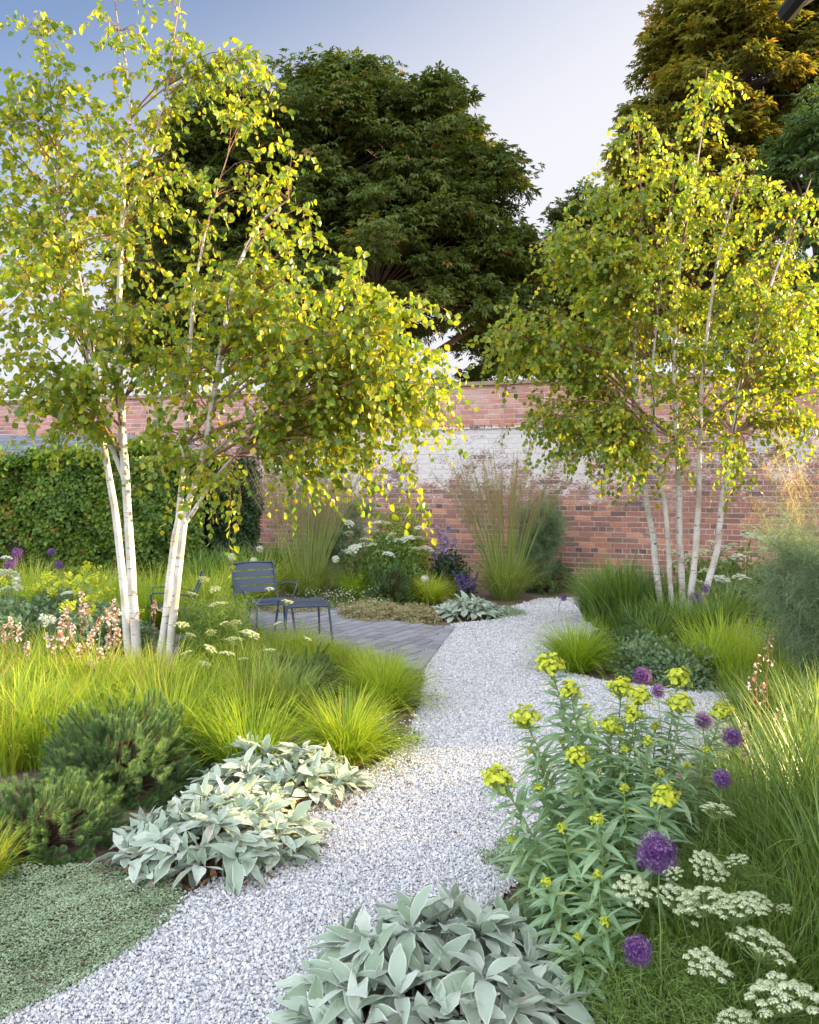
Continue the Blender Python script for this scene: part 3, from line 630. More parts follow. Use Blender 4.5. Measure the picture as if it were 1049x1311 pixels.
# ------------------------------------------------------------------ grasses
def tuft_geo(n, L, r0, th0=(.02, .5), dth=(.3, 1.2), w=.0022, K=6, g=None, P0=None, Lvar=.35, tshift=0):
    g = g or Geo(); a = U(0, 6.283, n); rr = r0 * np.sqrt(R.random(n))
    P = np.stack([rr * np.cos(a), rr * np.sin(a), np.zeros(n)], 1)
    if P0 is not None: P += P0
    phi = a + R.normal(0, .5, n); ln = L * U(1 - Lvar, 1.08, n)
    C = arcs(P, phi, ln, U(*th0, n) * (.4 + .6 * rr / max(r0, 1e-6)) , U(*dth, n), K)
    side = np.stack([-np.sin(phi), np.cos(phi), np.zeros(n)], 1); side = norm(side + rand_dirs(n) * .35)
    t = np.linspace(0, 1, K); wd = w * U(.6, 1.3, n)[:, None] * (1.02 - t ** 2.2)[None] + .0002
    V, F = ribbons(C, wd, side); tv = np.clip(np.repeat(R.random(n) * .85, 2 * K) + np.tile(np.repeat(t ** 3 * .25, 2), n) + tshift, 0, 1)
    return g.add(V, F, tv)
GRASS = {}
def grass_kind(key, mat, variants, **kw):
    GRASS[key] = [tuft_geo(**kw, tshift=[0, .14, -.14, .25][i % 4]).mesh('grass_' + key, mat, True) for i in range(variants)]
grass_kind('mound', M['grass_lime'], 3, n=1150, L=.52, r0=.09, th0=(.0, 1.15), dth=(.4, 1.7), w=.0026)
grass_kind('sward', M['grass_lime'], 4, n=520, L=.62, r0=.16, th0=(.0, .7), dth=(.2, 1.7), w=.0040, Lvar=.5)
grass_kind('broad', M['grass_green'], 3, n=260, L=.80, r0=.12, th0=(.0, .5), dth=(.3, 1.3), w=.0085, K=7)
grass_kind('long', M['grass_green'], 3, n=300, L=.82, r0=.15, th0=(.0, .6), dth=(.2, 1.9), w=.0042, K=8, Lvar=.5)
grass_kind('ribbon', M['grass_lime'], 2, n=150, L=.62, r0=.14, th0=(.0, .8), dth=(.2, 1.7), w=.0075, K=7, Lvar=.5)
grass_kind('mid', M['grass_mid'], 2, n=700, L=.60, r0=.14, th0=(.0, .6), dth=(.4, 1.3), w=.003)
def grass(key, loc, label, sc=1.0, group='grass tufts in the borders', nm='grass_tuft', cat='grass'):
    me = GRASS[key][int(R.integers(len(GRASS[key])))]
    return tag(link(nm, me, None, loc, float(U(0, 6.28)), sc), label, cat, group)
gl = 'grass tufts in the borders'
grass('mound', gx(442, 4.95), 'bright lime grass mound at the path edge beside the felted grey leaves', .95)
grass('mound', gx(492, 6.0), 'soft lime green grass mound where the path meets the terrace', .98)
grass('mound', gx(738, 7.2), 'lone rounded fine lime grass mound on the right side of the path', 1.02)
grass('mound', gx(452, 11.2), 'small lime grass tuft left of the white umbels by the wall', .95)
grass('mound', gx(551, 11.0), 'small lime grass tuft beside the violet salvia', .92)
# the wide yellow green sward under the birches: tufts one behind another
SW = [(20, 5.2), (85, 5.3), (150, 5.1), (215, 5.0), (270, 4.9), (325, 4.8), (-20, 5.8), (60, 6.0), (135, 5.9), (205, 5.8), (262, 5.7), (320, 5.6), (300, 6.3), (240, 6.4), (175, 6.5), (100, 6.5), (30, 6.6), (-30, 7.0), (70, 7.2), (-60, 5.0), (-70, 6.3), (0, 4.75), (50, 4.85)]
ROWN = {4: 'front', 5: 'second', 6: 'third', 7: 'rear'}
for i, (px, D) in enumerate(SW):
    grass('sward', gx(px, D) + np.array([0, U(-.08, .08), 0]), 'yellow green fine grass tuft merging into the sward around the two left birches', (U(.74, .95) if D < 6 else U(.6, .78)), 'sward grass tufts under the left birches')
for px, D in [(345, 6.4), (372, 5.6), (355, 5.9), (330, 6.8), (300, 6.7)]:
    grass('mid', gx(px, D), 'darker green fine tuft between the sward and the terrace', .75, 'darker tufts between the sward and the terrace')
for px, D in [(150, 9.6), (200, 9.9), (255, 10.2), (300, 10.5), (110, 9.2), (270, 9.5), (60, 9.6), (235, 9.0), (180, 9.0), (10, 9.2), (330, 10.9), (130, 10.4), (40, 10.5)]:
    grass('sward', gx(px, D), 'tall yellow green grass tuft at the foot of the hedge', U(1.0, 1.25), 'grass tufts at the foot of the hedge')
for px, D in [(285, 11.3), (320, 11.8), (345, 12.2), (255, 11.2), (365, 12.4)]:
    grass('broad', gx(px, D), 'dark green strap leaved tuft between hedge end and giant oat grass', U(.9, 1.1), 'strap leaved tufts by the hedge end')
for px, D, s in [(775, 9.2, 1.0), (800, 9.0, 1.1), (822, 9.4, .95), (790, 9.8, 1.0), (760, 9.6, .8)]:
    grass('broad', gx(px, D), 'upright strap leaved green clump left of the five stemmed birch', s, 'strap leaved clumps left of the right birch')
for px, D, s in [(850, 8.4, .75), (880, 8.1, .7), (905, 8.0, .75), (840, 7.9, .55), (925, 8.5, .85), (870, 9.3, .8), (815, 8.3, .6), (895, 8.9, .8)]:
    grass('broad', gx(px, D), 'strap leaved green tuft around the foot of the five white stems', s, 'strap leaved tufts under the right birch')
for px, D in [(905, 6.9), (945, 6.6), (975, 6.9), (925, 7.3), (1000, 6.4), (960, 7.3)]:
    grass('sward', gx(px, D), 'yellowish fine grass tuft between the right birch and the fennel', U(.75, .95), 'yellowish tufts right of the birch')
for px, D, s in [(940, 3.5, .72), (990, 3.3, .8), (1040, 3.1, .85), (1010, 3.8, .85), (960, 4.1, .7), (1060, 3.6, 1.0), (1090, 2.7, .9), (1040, 4.4, .85), (985, 4.6, .65), (930, 4.4, .55), (1070, 5.0, .8), (900, 3.4, .62), (1000, 2.75, .6), (1120, 3.1, 1), (870, 3.7, .5), (960, 2.95, .6), (1030, 2.6, .6)]:
    grass('long', gx(px, D), 'long arching green grass tuft in the right foreground bed', s, 'long green grass tufts in the right foreground')
for px, D, s in [(860, 3.0, .6), (830, 2.9, .5), (900, 2.75, .6), (950, 2.75, .6), (760, 3.3, .5), (1010, 5.4, .8), (960, 5.5, .7)]:
    grass('mid', gx(px, D), 'low dull green grass tuft among the stems in the right bed', s, 'low grass tufts in the right bed')
for px, D in [(10, 5.4), (55, 5.6), (105, 5.5), (-30, 5.5), (80, 6.1), (25, 5.0), (130, 6.2)]:
    grass('ribbon', gx(px, D), 'broad bladed yellow green tuft with orange tinged leaves at the left, behind the dwarf pines', U(.8, 1.0), 'broad bladed yellow green tufts on the left')
for px, D in [(770, 2.9), (800, 3.15), (720, 3.2), (850, 2.6)]:
    grass('ribbon', gx(px, D), 'small broad bladed tuft low among the spurge stems', .42, 'small tufts under the tall spurge')
for px, D, s in [(438, 6.9, .72), (405, 6.9, .85), (465, 6.7, .72), (380, 7.1, .95), (425, 7.2, .62), (350, 7.1, .9), (498, 6.9, .5)]:
    grass('mound', gx(px, D), 'low lime tuft hiding the front edge of the terrace', s, 'low tufts along the front of the terrace')
for px, D, s in [(870, 2.75, .42), (920, 2.6, .45), (965, 2.5, .5), (830, 2.65, .35), (1010, 2.5, .5)]:
    grass('long', gx(px, D), 'short arching green tuft beneath the lacy umbels in the lower right corner', s, 'short green tufts under the corner umbels')
grass('long', gx(-35, 3.7), 'pale arching grass tuft at the left frame edge beside the dwarf pine', .45)
grass('sward', gx(-25, 3.45), 'thin straw coloured grass tuft over the creeping thyme', .45)

# ------------------------------------------------------------------ giant oat grass
def stipa(label, base, H, n_culm, plume_mat, sc=1, spread=.36, blades=1100, nspk=110, group='giant oat grasses'):
    root = thing('oat_grass', label, 'ornamental grass', base, group=group)
    tuft_geo(blades, .75 * H / 2, .16, (.0, .8), (.5, 1.7), .0028).obj('foliage', M['stipa_blade'], root, True)
    n = n_culm; a = U(0, 6.283, n); P = np.stack([.10 * np.cos(a), .10 * np.sin(a), np.zeros(n)], 1)
    C = arcs(P, a, H * U(.72, 1.02, n), U(.0, spread, n), U(.05, .35, n), 9)
    s = Geo(); s.add(*tubes(C, np.broadcast_to(np.linspace(.0068, .0026, 9), (n, 9)), 3), np.repeat(U(.35, .85, n), 27)); s.obj('culms', M['stipa_blade'], root, True)
    p = Geo(); idx = R.integers(0, n, n * nspk); u = U(.62, 1.0, n * nspk) * 8; i0 = np.minimum(u.astype(int), 7); f = (u - i0)[:, None]
    Q = C[idx, i0] * (1 - f) + C[idx, i0 + 1] * f; m = len(Q); rad = .13 * H / 2 * U(.1, 1, m)
    off = rand_dirs(m) * rad[:, None] + np.array([0, 0, -.02]); E = Q + off
    mid = (Q + E) / 2 + np.array([0, 0, .02]); V, F = ribbons(np.stack([Q, mid, E], 1), np.full((m, 3), .0008)); p.add(V, F, np.repeat(U(0, 1, m), 6))
    p.inst(DIAM, frames(norm(off * .3 + np.array([0, 0, -1.])), rand_dirs(m)) * (np.array([.35, 1, .35]) * .020)[None, None, :] * U(.6, 1.2, m)[:, None, None], E, R.random(m))
    p.obj('plume', plume_mat, root); return root
stipa('tall oat grass fountain with pinkish haze, right of the violet salvia', gx(648, 11.4), 2.02, 95, M['stipa_plume'], nspk=80)
stipa('tall oat grass fountain behind the terrace chairs', gx(392, 11.2), 1.95, 95, M['stipa_plume'], nspk=80)
stipa('oat grass with glowing golden plumes above the fennel at the right edge', gx(1078, 7.4), 2.15, 22, M['gold_plume'], nspk=230, spread=.5, blades=500)

# ------------------------------------------------------------------ fine clouds: fennel and ferny herbs
def fennel(name, label, base, H, n, w, mat, cat, group=None, dens=1.0, hair=.05, rad=.4, stems=9):
    root = thing(name, label, cat, base, group=group)
    a = U(0, 6.283, stems); C = arcs(np.stack([.08 * np.cos(a), .08 * np.sin(a), a * 0], 1), a, H * U(.75, 1, stems), U(.0, .28, stems), U(0, .3, stems), 8)
    s = Geo(); s.add(*tubes(C, np.broadcast_to(np.linspace(.009, .003, 8), (stems, 8)), 5)); 
    # side branches
    nb = stems * 16; idx = R.integers(0, stems, nb); u = U(.12, 1, nb) * 7; i0 = np.minimum(u.astype(int), 6); f = (u - i0)[:, None]
    Q = C[idx, i0] * (1 - f) + C[idx, i0 + 1] * f; br = arcs(Q, U(0, 6.283, nb), rad * U(.4, 1.1, nb), U(.3, 1.1, nb), U(.2, .9, nb), 5)
    s.add(*tubes(br, np.broadcast_to(np.linspace(.0022, .0008, 5), (nb, 5)), 3)); s.obj('stems', M['green_stem'], root, True)
    m = n; idx = R.integers(0, nb, m); u = U(.15, 1, m) * 4; i0 = np.minimum(u.astype(int), 3); f = (u - i0)[:, None]
    Q = br[idx, i0] * (1 - f) + br[idx, i0 + 1] * f + R.normal(0, .03, (m, 3)); d = norm(rand_dirs(m) + np.array([0, 0, .3])) * (hair * U(.5, 1.5, m))[:, None]
    g = Geo(); V, F = ribbons(np.stack([Q, Q + d * .5 + R.normal(0, .004, (m, 3)), Q + d + np.array([0, 0, -.2]) * hair], 1), np.full((m, 3), w)); g.add(V, F, np.repeat(R.random(m), 6))
    g.obj('foliage', mat, root); return root
fennel('fennel', 'big misty blue green fennel filling the right edge beside the birch', gx(1052, 6.3), 1.12, 40000, .0010, M['fennel'], 'fennel', 'fennel plants', hair=.085, rad=.56, stems=20)
fennel('fennel', 'second misty fennel at the frame edge below the golden plumes', gx(1120, 5.8), 1.25, 46000, .0010, M['fennel'], 'fennel', 'fennel plants', hair=.085, rad=.56, stems=20)
fennel('fennel', 'hazy dark fennel behind the right hand oat grass against the wall', gx(685, 12.1), 1.30, 30000, .0016, M['fennel'], 'fennel', 'fennel plants', hair=.07, rad=.4, stems=12)
fennel('fennel', 'hazy dark fennel behind the left hand oat grass against the wall', gx(425, 12.3), 1.35, 30000, .0016, M['fennel'], 'fennel', 'fennel plants', hair=.07, rad=.4, stems=12)
fennel('fennel', 'low feathery green herb under the white umbels in the lower right corner', gx(905, 2.85), .30, 9000, .0009, M['herb'], 'fennel', 'fennel plants', hair=.04, rad=.2, stems=14)
fennel('fennel', 'low feathery green herb under the cream umbels beside the leaning birch stems', gx(275, 6.9), .55, 20000, .0014, M['herb'], 'fennel', 'fennel plants', hair=.05, rad=.3, stems=12)

# ------------------------------------------------------------------ leafy bushes (generic stems with small leaves)
def bush(name, label, base, r, h, n, leaf, mat, cat, group=None, lw=.32, upright=.3, part='foliage', stems=14):
    root = thing(name, label, cat, base, group=group)
    a = U(0, 6.283, stems); s = Geo(); C = arcs(np.zeros((stems, 3)), a, h * U(.7, 1, stems), U(0, .6, stems) * (r / h), U(.1, .8, stems), 5); s.add(*tubes(C, np.broadcast_to(np.linspace(.005, .002, 5), (stems, 5)), 4))
    s.obj('stems', M['green_stem'], root)
    q = rand_dirs(n); q[:, 2] = np.abs(q[:, 2]); lump = 1 + .14 * np.sin(q[:, 0] * 7 + q[:, 1] * 5) + .10 * np.sin(q[:, 1] * 13 + q[:, 2] * 9)
    P = q * (U(.25, 1, n) ** .45 * lump)[:, None] * np.array([r, r, h]); P[:, 2] = np.maximum(P[:, 2], .01)
    d = norm(q + rand_dirs(n) * .8 + np.array([0, 0, upright])); g = Geo()
    g.inst(leaf_t([.1, .9, .8, .05], 1, lw, .2, .2), frames(d, q + rand_dirs(n) * .5 + np.array([0, 0, .3])) * (leaf * U(.6, 1.3, n))[:, None, None], P, np.clip(R.normal(.45, .25, n), 0, 1))
    g.obj(part, mat, root); return root
bush('herb_bush', 'small dark green leafy bush beside the right birch foot above the gravel', gx(835, 7.1), .36, .30, 3600, .035, M['bluegreen'], 'shrub', 'small leafy bushes')
bush('herb_bush', 'blue green leafy bush right of the lone lime grass mound', gx(880, 6.8), .34, .26, 3200, .035, M['bluegreen'], 'shrub', 'small leafy bushes')
bush('herb_bush', 'leafy yellow green bush carrying the white umbels near the wall', gx(492, 11.6), .62, .80, 6500, .045, M['herb'], 'shrub', 'small leafy bushes')
bush('spurge_bush', 'yellow green topped spurge behind the white umbels at the wall', gx(515, 12.3), .45, 1.18, 4200, .05, M['herb_yellow'], 'shrub', 'small leafy bushes')
bush('herb_bush', 'dark leafy bush under the pale lilac spikes', gx(575, 11.9), .32, .55, 2400, .045, M['darkshrub'], 'shrub', 'small leafy bushes')
bush('herb_bush', 'mid green leafy bush with umbels right of the five birch stems', gx(935, 9.6), .75, .72, 7000, .045, M['herb'], 'shrub', 'small leafy bushes')
bush('herb_bush', 'blue green leafy bush under the yellow spurge flowers on the far left', gx(60, 8.2), .75, .50, 7000, .05, M['bluegreen'], 'shrub', 'small leafy bushes')
bush('herb_bush', 'blue green leafy bush at the foot of the left birch', gx(135, 7.6), .45, .42, 3800, .05, M['bluegreen'], 'shrub', 'small leafy bushes')
bush('herb_bush', 'green leafy growth behind the leaning birch stems beside the terrace', gx(300, 7.5), .50, .30, 5000, .04, M['herb'], 'shrub', 'small leafy bushes')
bush('herb_bush', 'low grey green leafy growth beneath the tall spurge beside the felted leaves', gx(745, 2.95), .30, .14, 3600, .045, M['bluegreen'], 'shrub', 'small leafy bushes')
bush('herb_bush', 'low green leafy growth under the rear spurge stems at the gravel fork', gx(800, 3.55), .34, .16, 4200, .045, M['bluegreen'], 'shrub', 'small leafy bushes')
fennel('fennel', 'low feathery green growth below the lower violet globe', gx(840, 2.5), .20, 6000, .0010, M['herb'], 'fennel', 'fennel plants', hair=.035, rad=.2, stems=14)
fennel('fennel', 'low feathery green growth at the bottom right corner', gx(960, 2.35), .20, 6000, .0010, M['herb'], 'fennel', 'fennel plants', hair=.035, rad=.2, stems=14)
bush('sedum', 'low pinkish buff stonecrop cushion edging the terrace', gx(480, 10.0), .44, .17, 5200, .022, M['sedum'], 'stonecrop', 'stonecrop cushions', .5)
bush('sedum', 'low buff stonecrop cushion touching the far silver leaf clump', gx(530, 9.8), .34, .15, 4200, .022, M['sedum'], 'stonecrop', 'stonecrop cushions', .5)
bush('sedum', 'low stonecrop patch beneath the terrace chairs', gx(375, 10.6), .55, .10, 3500, .022, M['sedum'], 'stonecrop', 'stonecrop cushions', .5)
bush('thyme_cushion', 'small grey green cushion at the foot of the oat grass by the path', gx(650, 10.1), .22, .09, 2600, .014, M['thyme'], 'thyme', 'thyme cushions', .5)
bush('thyme_cushion', 'grey green cushion beside the path below the tall spurge', gx(668, 3.62), .17, .08, 5200, .009, M['thyme'], 'thyme', 'thyme cushions', .5)

# ------------------------------------------------------------------ dwarf pines
def shoot_t(k=70, L=.062, nl=.027):
    Vs = []; Fs = []; E = []
    for i in range(k):
        t = (i + .5) / k; a = i * 2.39996; y = t * L; out = .95 - .45 * t; l = nl * (1.0 - .2 * t)
        d = np.array([math.cos(a) * out, .35 + .75 * t, math.sin(a) * out]); d /= np.linalg.norm(d); s = np.array([-math.sin(a), 0, math.cos(a)]) * .00125
        b = np.array([0, y, 0]); n0 = len(Vs)
        Vs += [b - s, b + s, b + d * l + s * .4, b + d * l - s * .4]; Fs.append((n0, n0 + 1, n0 + 2, n0 + 3)); E += [0, 0, 1, 1]
    return np.array(Vs), np.array(Fs), np.array(E, float)
SHOOT = shoot_t()
def dwarf_pine(label, base, r, h, n, sc=1.0, name='dwarf_pine'):
    root = thing(name, label, 'dwarf pine', base, group='dwarf pines')
    q = rand_dirs(n); q[:, 2] = np.abs(q[:, 2]) * 1.05 - .05; lump = 1 + .16 * np.sin(q[:, 0] * 6 + 1.3 + q[:, 2] * 5) + .10 * np.sin(q[:, 1] * 11 + q[:, 0] * 4)
    P = q * (U(.30, 1, n) ** .35 * lump)[:, None] * np.array([r, r, h]); P[:, 2] = np.maximum(P[:, 2], .02)
    d = norm(q * 1.1 + rand_dirs(n) * .42 + np.array([0, 0, .42])); g = Geo()
    g.inst(SHOOT, frames(d, rand_dirs(n)) * (sc * U(.7, 1.2, n))[:, None, None], P - d * .04, np.clip(R.normal(.42, .22, n), 0, 1)); g.obj('foliage', M['pine'], root)
    w = Geo(); m = min(n, 160); C = np.stack([P[:m] * 0 + np.array([0, 0, .0]), P[:m] * .5 + np.array([0, 0, .02]), P[:m]], 1); w.add(*tubes(C, np.broadcast_to(np.array([.010, .006, .003]), (m, 3)), 4)); w.obj('branches', M['pine_wood'], root)
    return root
dwarf_pine('dense small dwarf pine at the left frame edge above the thyme mat', gx(55, 3.8), .31, .30, 620)
dwarf_pine('larger dwarf pine cushion behind the felted grey leaves', gx(148, 4.5), .43, .44, 1150)
dwarf_pine('dark dwarf pine between the lime grass mounds near the terrace', gx(392, 6.3), .26, .34, 330, 1.1)
dwarf_pine('dark dwarf pine in the middle bed between two small lime tufts', gx(500, 11.0), .34, .48, 300, 1.4)
dwarf_pine('dark dwarf pine at the wall foot right of the oat grass', gx(700, 12.2), .38, .42, 300, 1.5)
dwarf_pine('dwarf pine beside the lone lime grass mound under the right birch', gx(795, 7.7), .30, .26, 380, 1.1)
dwarf_pine('dwarf pine between the strap leaved tufts under the right birch', gx(835, 8.0), .34, .34, 380, 1.1)

# ------------------------------------------------------------------ felted grey leaf clumps
SL = leaf_t([.14, .36, .78, 1.0, 1.06, .92, .58, .06], 1, .175, .5, .30, 5)
SL2 = leaf_t([.14, .36, .78, 1.0, 1.06, .94, .60, .06], 1, .195, .15, .70, 5)
STW = .0
def stachys(label, base, foot, n_ros, leaf, hgt=.16):
    """foot: function giving rosette centres (n,2) round the base"""
    root = thing('lamb_ear_clump', label, 'lamb ear', base, group='silver felted leaf clumps')
    g = Geo(); dg = Geo(); C = foot(n_ros)
    for c in C:
        k = int(R.integers(8, 12)); rr = np.linalg.norm(c); edge = min(1, rr / (np.max(np.linalg.norm(C, axis=1)) + .01))
        a = np.arange(k) * 2.39996 + U(0, 6.28) + R.normal(0, .2, k); t = np.arange(k) / k           # outer to inner
        z0 = hgt * (1 - .85 * edge ** 2) * U(.6, 1.35)
        el = np.radians(2 + 70 * t + R.normal(0, 16, k)); outd = np.array([c[0], c[1], 0]) / (rr + .05) * .45
        d = norm(np.stack([np.cos(a) * np.cos(el), np.sin(a) * np.cos(el), np.sin(el)], 1) + outd + rand_dirs(1) * .35); up = np.stack([-np.cos(a) * np.sin(el), -np.sin(a) * np.sin(el), np.cos(el)], 1) + rand_dirs(k) * .45
        P = np.array([c[0], c[1], z0]) + d * .012; sz = leaf * (1.05 - .5 * t) * U(.8, 1.15, k)
        tt = np.clip(R.normal(.42, .22, k), 0, 1); h = R.random(k) < .5
        for tm, msk in ((SL, h), (SL2, ~h)):
            Mx = frames(d[msk], up[msk]) * sz[msk, None, None]; Mx[:, :, 0] *= U(.75, 1.25, (len(Mx), 1)); Mx[:, :, 2] *= U(.3, 1.5, (len(Mx), 1))
            tv = tm[0] + R.normal(0, .016, tm[0].shape) * np.array([1, .6, 1]); g.inst((tv, tm[1], tm[2]), Mx, P[msk], tt[msk])
        g.add(*tubes(np.array([[[c[0] * .9, c[1] * .9, 0], [c[0], c[1], z0 * .5], [c[0], c[1], z0]]]), np.array([[.006, .005, .004]]), 5), .3)
    m = n_ros * 4; cc = foot(m) * .98; d = norm(rand_dirs(m) * np.array([1, 1, .2])); dg.inst(SL2, frames(d, np.array([0, 0, 1.]) + rand_dirs(m) * .6) * (leaf * .5 * U(.5, 1.1, m))[:, None, None], np.column_stack([cc, U(.02, .05, m)]), R.random(m))
    g.obj('foliage', M['stachys'], root, True); dg.obj('dead_leaves', M['dead_leaf'], root); return root
def oval(rx, ry, rot=0):
    def f(n):
        a = np.arange(n) * 2.39996; r = np.sqrt((np.arange(n) + .5) / n); x = r * np.cos(a) * rx + R.normal(0, .012, n); y = r * np.sin(a) * ry + R.normal(0, .012, n)
        return np.stack([x * math.cos(rot) - y * math.sin(rot), x * math.sin(rot) + y * math.cos(rot)], 1)
    return f
stachys('large clump of silver felted leaves spilling onto the path, lower left', gx(278, 3.74), oval(.40, .34, .3), 62, .128, .17)
stachys('warm lit clump of silver felted leaves just behind the larger one', gx(352, 4.4), oval(.42, .30, .3), 56, .125, .18)
stachys('close clump of big silver felted leaves at the bottom edge, right of the path', gx(560, 2.64), oval(.42, .27, .35), 54, .15, .19)
stachys('small distant clump of silver felted leaves at the far end of the path', gx(597, 9.95), oval(.40, .24), 30, .16, .14)

# ------------------------------------------------------------------ creeping thyme mat and leaf litter
def mat():
    poly = [gnd(*p) for p in [(-200, 1150), (-60, 1128), (60, 1120), (160, 1108), (225, 1135), (244, 1160), (215, 1190), (158, 1230), (100, 1266), (20, 1308), (-70, 1345), (-300, 1480)]]; poly = np.array(poly)
    N = 130000; x = U(poly[:, 0].min(), poly[:, 0].max(), N); y = U(poly[:, 1].min(), poly[:, 1].max(), N); k = inpoly(x, y, poly); x = x[k][:46000] + R.normal(0, .008, min(46000, k.sum())); y = y[k][:46000]; n = len(x)
    Vt = []; Ft = []
    for i in range(6):
        a = i * 1.047; c, s = math.cos(a), math.sin(a); o = len(Vt)
        for (w, t, z) in ((0, .1, .7), (.28, .6, .35), (0, 1, .1), (-.28, .6, .35)): Vt.append((w * c + t * s, t * c - w * s, z))
        Ft.append((o, o + 1, o + 2, o + 3))
    T = (np.array(Vt), np.array(Ft), np.array([1., .25, 0, .25] * 6)); g = Geo()
    z = .022 + .016 * np.sin(x * 9) * np.sin(y * 8 + 1) + .008 * np.sin(x * 31) * np.sin(y * 27) + U(-.006, .012, n)
    Mx = frames(norm(R.normal(size=(n, 3)) * np.array([1, 1, .25])), np.array([0, 0, 1.]) + rand_dirs(n) * .35); Mx[:, :, 2] *= np.where(Mx[:, 2:3, 2] < 0, -1, 1)
    g.inst(T, Mx * (.0052 * U(.6, 1.3, n))[:, None, None], np.stack([x, y, z], 1), np.clip(R.normal(.5, .25, n) + (z - .025) * 8, 0, 1))
    o = g.obj('thyme', M['thyme']); tag(o, 'low mat of grey green creeping thyme in the lower left corner', 'ground cover', kind='stuff')
    b = [(p[0], p[1]) for p in poly]; sheet('thyme_soil', b, .009, M['soil'])
mat()
def litter():
    g = Geo(); px = []; 
    for (cx_, cy_, s1, s2, n) in [(310, 1120, 50, 22, 90), (420, 1030, 50, 20, 100), (490, 990, 30, 14, 60), (600, 800, 60, 8, 30), (700, 775, 60, 6, 40), (690, 1100, 40, 40, 40), (170, 1120, 40, 14, 40), (40, 1130, 60, 14, 25), (560, 1140, 90, 60, 5), (300, 1230, 120, 40, 4), (90, 1210, 60, 30, 5), (700, 1010, 120, 20, 12), (620, 950, 60, 60, 5), (500, 920, 40, 20, 14)]:
        for _ in range(n): px.append(gnd(cx_ + R.normal() * s1, min(1350, cy_ + R.normal() * s2)))
    P = np.array(px) + np.array([0, 0, .024]); n = len(P); g.inst(DIAM, frames(norm(rand_dirs(n) * np.array([1, 1, .15])), np.array([0, 0, 1.]) + rand_dirs(n) * .35) * (U(.012, .032, n))[:, None, None], P, R.random(n))
    tag(g.obj('leaf_litter', M['dead_leaf']), 'scattered dry brown leaves along the path edges', 'leaf litter', kind='stuff')
litter()

# ------------------------------------------------------------------ flowers
def disc_t(k=6, z=.12, inner=.45):
    V = [(0, 0, 0)]; 
    for i in range(k * 2):
        a = i * math.pi / k; r = 1 if i % 2 == 0 else inner; V.append((r * math.cos(a), r * math.sin(a), z if i % 2 == 0 else 0))
    F = [(0, 2 * i + 1, (2 * i + 1) % (2 * k) + 1, (2 * i + 2) % (2 * k) + 1) for i in range(k)]
    V = np.array(V, float); return V, np.array(F), np.zeros(len(V))
STAR = disc_t(6, .25); DAISY = disc_t(5, .08); SPIKY = disc_t(6, .35, .16)
def stem_curve(b, tip, n=10, sway=.02, up=.5):
    b = np.array(b, float); tip = np.array(tip, float); L = np.linalg.norm(tip - b); C1 = b + np.array([0, 0, up * L]) + (tip - b) * .12
    t = np.linspace(0, 1, n)[:, None]; C = (1 - t) ** 2 * b + 2 * t * (1 - t) * C1 + t * t * tip; C[1:-1, :2] += R.normal(0, sway * .15, (n - 2, 2)); return C
def umbel_mesh(r, nrays, nfl, fl, mat, dome=.35):
    """head centred on its stem top, rays up to umbellets"""
    g = Geo(); a = np.arange(nrays) * 2.39996; q = np.sqrt((np.arange(nrays) + .6) / nrays); E = np.stack([q * np.cos(a) * r, q * np.sin(a) * r, r * (.55 - dome * q * q)], 1) + R.normal(0, r * .05, (nrays, 3))
    O = np.broadcast_to(np.array([0, 0, -r * .35]), E.shape); C = np.stack([O, (O + E) / 2 + E * np.array([.12, .12, -.05]), E], 1); g.add(*tubes(C, np.full((nrays, 3), .0009), 3), .5, 0, 1)
    k = nfl; ur = r / math.sqrt(nrays) * .92; b = np.arange(k) * 2.39996; s = np.sqrt((np.arange(k) + .5) / k)
    loc = np.stack([s * np.cos(b) * ur, s * np.sin(b) * ur, ur * (.45 - .4 * s * s)], 1)
    P = (E[:, None] + loc[None] * U(.75, 1.15, (nrays, 1, 1)) + R.normal(0, ur * .06, (nrays, k, 3))).reshape(-1, 3); n = len(P)
    up = norm(np.tile(loc * np.array([1, 1, 1.5]), (nrays, 1)) + rand_dirs(n) * .3 * ur + np.array([0, 0, ur * .6])); g.inst(STAR, frames(norm(np.cross(up, rand_dirs(n))), up) * (fl * U(.7, 1.2, n))[:, None, None], P, np.clip(R.normal(.6, .25, n), 0, 1))
    sub = np.repeat(E, 5, 0); tip = sub + rand_dirs(len(sub)) * ur * .6; g.add(*tubes(np.stack([sub - np.array([0, 0, ur * .5]), tip], 1), np.full((len(sub), 2), .0006), 3), .5, 0, 1)
    return g.mesh('flower_head', [mat, M['green_stem']])
def stalk(root, b, tip, head, r0=.003, hs=1.0, tilt=.25, mat=None):
    """a stem part with its flower head as sub-part; coordinates relative to the thing"""
    g = Geo(); C = stem_curve(b, tip); g.add(*tubes(C[None], np.linspace(r0, r0 * .55, len(C))[None], 5)); st = g.obj('stem', mat or M['green_stem'], root, True)
    h = link('flower_head', head, st, tip, 0, hs); h.rotation_euler = (float(R.normal(0, tilt)), float(R.normal(0, tilt)), float(U(0, 6.28))); return st
AMMI = [umbel_mesh(.082, 26, 26, .0050, M['ammi'], .5), umbel_mesh(.070, 22, 24, .0048, M['ammi'], .5), umbel_mesh(.088, 30, 24, .0050, M['ammi'], .5)]
FARU = [umbel_mesh(.088, 16, 12, .0115, M['white_fl'], .45), umbel_mesh(.075, 14, 12, .0110, M['ammi'], .45), umbel_mesh(.095, 18, 12, .0115, M['white_fl'], .4)]
